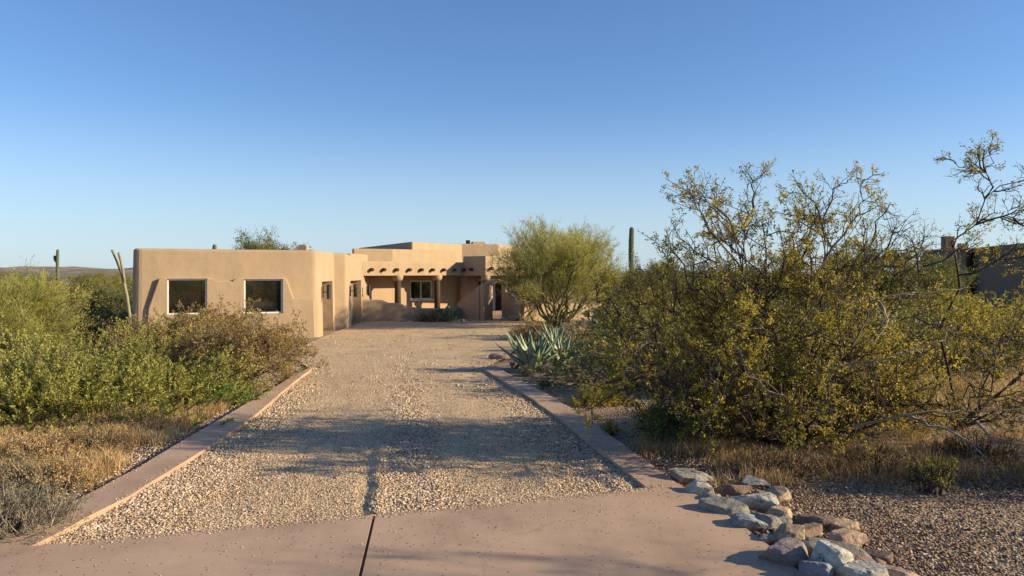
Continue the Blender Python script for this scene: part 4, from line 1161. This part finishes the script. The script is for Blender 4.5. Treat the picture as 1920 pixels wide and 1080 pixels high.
for i, (px, py, sz, lb) in enumerate([(1470, 880, .55, 'dry twiggy brush in the grass right behind the rocks'), (1640, 870, .6, 'dry twiggy brush in the grass below the middle of the large bush'), (1830, 850, .6, 'dry twiggy brush in the grass near the right edge'), (1330, 830, .5, 'dry twiggy brush between the fresh green weed and the rocks')]):
    dome('dry_brush', G(px, py), sz, sz * .7, .26, 260, dict(D1, spray=.14, ll=.022, lw=.004, stems=70, twigs=200), M['straw_dull'], M['bark'], lb, 'bush', 55 + i)
for i, (px, py, sz, mt, lb) in enumerate([(60, 850, .6, 'straw', 'tan dry brush in the golden grass at the left edge'), (170, 840, .5, 'straw_dull', 'brown dry brush at the right side of the golden grass'), (110, 905, .42, 'straw', 'pale dry brush between the grey-green shrub and the kerb'), (250, 800, .55, 'straw_dull', 'dry twigs under the yellow-green shrub by the kerb'), (20, 905, .5, 'sage', 'greyish brush directly behind the small grey-green shrub')]):
    dome('dry_brush', G(px, py), sz, sz * .7, .24, 300, dict(D1, spray=.15, ll=.026, lw=.005, stems=60, twigs=160, lob=.6), M[mt], M['bark_tan'], lb, 'bush', 80 + i)
# feathery trees
PV = dict(clump=[.35, .8, 1.2], count=[8, 6, 5], start=[.42, .2, .1], len=[1.2, .75, .42], rad=[.02, .010, .005], up=.42, amp=.14, leaves=22, fuzz=.045, ll=.13, lw=.006, sides=4, jit=.32, lstart=.1)
def palo(name, base, h, r, n, seed, label, mat='palo', cfg=PV, r0=.07, low=.32, cat='tree'):
    Rr = random.Random(seed); st = []
    for i in range(n):
        a = 2 * math.pi * (i + Rr.random() * .6) / n; k = Rr.uniform(.2, 1) ** .6
        tip = Vector((base[0] + math.cos(a) * r * k, base[1] + math.sin(a) * r * k, h * (1 - .5 * k * k) * Rr.uniform(.78, 1)))
        st.append(wander(Vector((base[0] + Rr.gauss(0, .1), base[1] + Rr.gauss(0, .1), GZ)), tip, 8, .14, Rr, sag=-.05))
    return bush_from_stems(name, base, st, Rr, cfg, M[mat], M['bark_green'], label, cat, seed, None, ('crown', 'trunk'), r0)[0]
palo('palo_verde', G(1036, 610), 3.95, 2.45, 16, 61, 'feathery yellow-green palo verde tree in front of the right wing')
palo('palo_verde', (-13.4, 20.5), 1.4, 1.6, 16, 62, 'soft yellow-green palo verde at the far left behind the bushes', cfg=dict(PV, len=[1.0, .6, .36]))
MQ = dict(PV, ll=.13, lw=.017, leaves=20, fuzz=.06, jit=.8, up=.15)
palo('mesquite_tree', ((502 - 960) / F * 46, 46), 4.1, 2.3, 22, 64, 'dark green mesquite crown rising behind the garage roof', 'mesquite', MQ, .1)
palo('mesquite_tree', ((1330 - 960) / F * 36, 36), 1.8, 2.8, 10, 65, 'broad mesquite tree seen through the left side of the large bush', 'mesquite', MQ, .1)
palo('mesquite_tree', ((1480 - 960) / F * 42, 42), 1.7, 3.0, 10, 66, 'low mesquite seen through the centre of the large bush', 'mesquite', MQ, .1)
palo('mesquite_tree', ((1650 - 960) / F * 40, 40), 3.2, 3.2, 12, 67, 'pale mesquite tree left of the dark house chimney', 'mesquite', MQ, .1)
palo('palo_verde', (2.6, 38.6), 4.6, 1.9, 14, 69, 'smaller palo verde behind the feathery tree, against the garden wall')
palo('mesquite_tree', ((1240 - 960) / F * 44, 44), 2.0, 2.2, 9, 68, 'mesquite tree just right of the tall saguaro', 'mesquite', MQ, .1)
palo('palo_verde', (9.6, 3.9), 4.7, 1.2, 5, 72, 'tree just outside the right edge whose thin shadow falls on the apron', cfg=dict(PV, leaves=7))

# distant scrub
protos = []
SC = dict(per=9, spray=.32, fuzz=.06, stems=14, srad=.014, ll=.10, lw=.022, up=.4, lob=.4, rin=.3, jit=.9)
for i in range(5):
    p = dome('desert_shrub', (-60 - i * 4, 60), 1.25, 1.25, 1.15, 420, SC, M[['scrub', 'scrub', 'mesquite', 'creosote', 'scrub'][i]], M['bark'], 'x', 'bush', 70 + i, 'scrub on the desert beyond')
    protos.append(p)
lab = ['olive desert shrub in the distant scrub behind the left bushes', 'olive desert shrub in the distant scrub behind the right bushes']
R = random.Random(77); cnt = 0; first = set()
while cnt < 280:
    left = cnt % 2 == 0
    px = R.uniform(-150, 300) if left else R.uniform(1130, 2050)
    Y = math.exp(R.uniform(math.log(22 if left else 17), math.log(330)))
    x = (px - 960) / F * Y
    if left and x > -14.5 and Y < 45: continue
    if not left and (x < 6.2 and Y > 36): continue
    if not left and Y > 44 and Y < 70 and px > 1700: continue
    k = R.randrange(5)
    if k not in first: o = protos[k]; first.add(k)
    else: o = copy_tree(protos[k])
    s = R.uniform(.6, 1.25) * (1 + min(Y, 200) / 400)
    o.location = (x, Y, GZ); o.scale = (s * R.uniform(.9, 1.4), s, s * R.uniform(.75, 1.1)); o.rotation_euler = (0, 0, R.uniform(0, 6.28))
    o['label'] = lab[0 if left else 1]; o['group'] = 'scrub on the desert beyond, ' + ('left' if left else 'right')
    cnt += 1

# desert shrubs round the camera's back, which the garage windows mirror
for i, (x, y, k) in enumerate([(4.5, -4, 3), (6.5, -5.5, 1), (8.5, -3.5, 3), (3, -8, 0), (6, -10, 2), (9.5, -8.5, 3), (12, -6, 0), (12.5, -11, 4), (7.5, -14, 1), (10.5, -15, 3), (3.5, -13, 2), (1.2, -9, 1)]):
    o = copy_tree(protos[k]); o.location = (x, y, GZ); o.scale = (1.25, 1.2, 1.75); o.rotation_euler = (0, 0, i)
    o['label'] = 'tall olive desert shrub outside the view, mirrored in the garage windows'; o['group'] = 'shrubs mirrored in the garage windows'
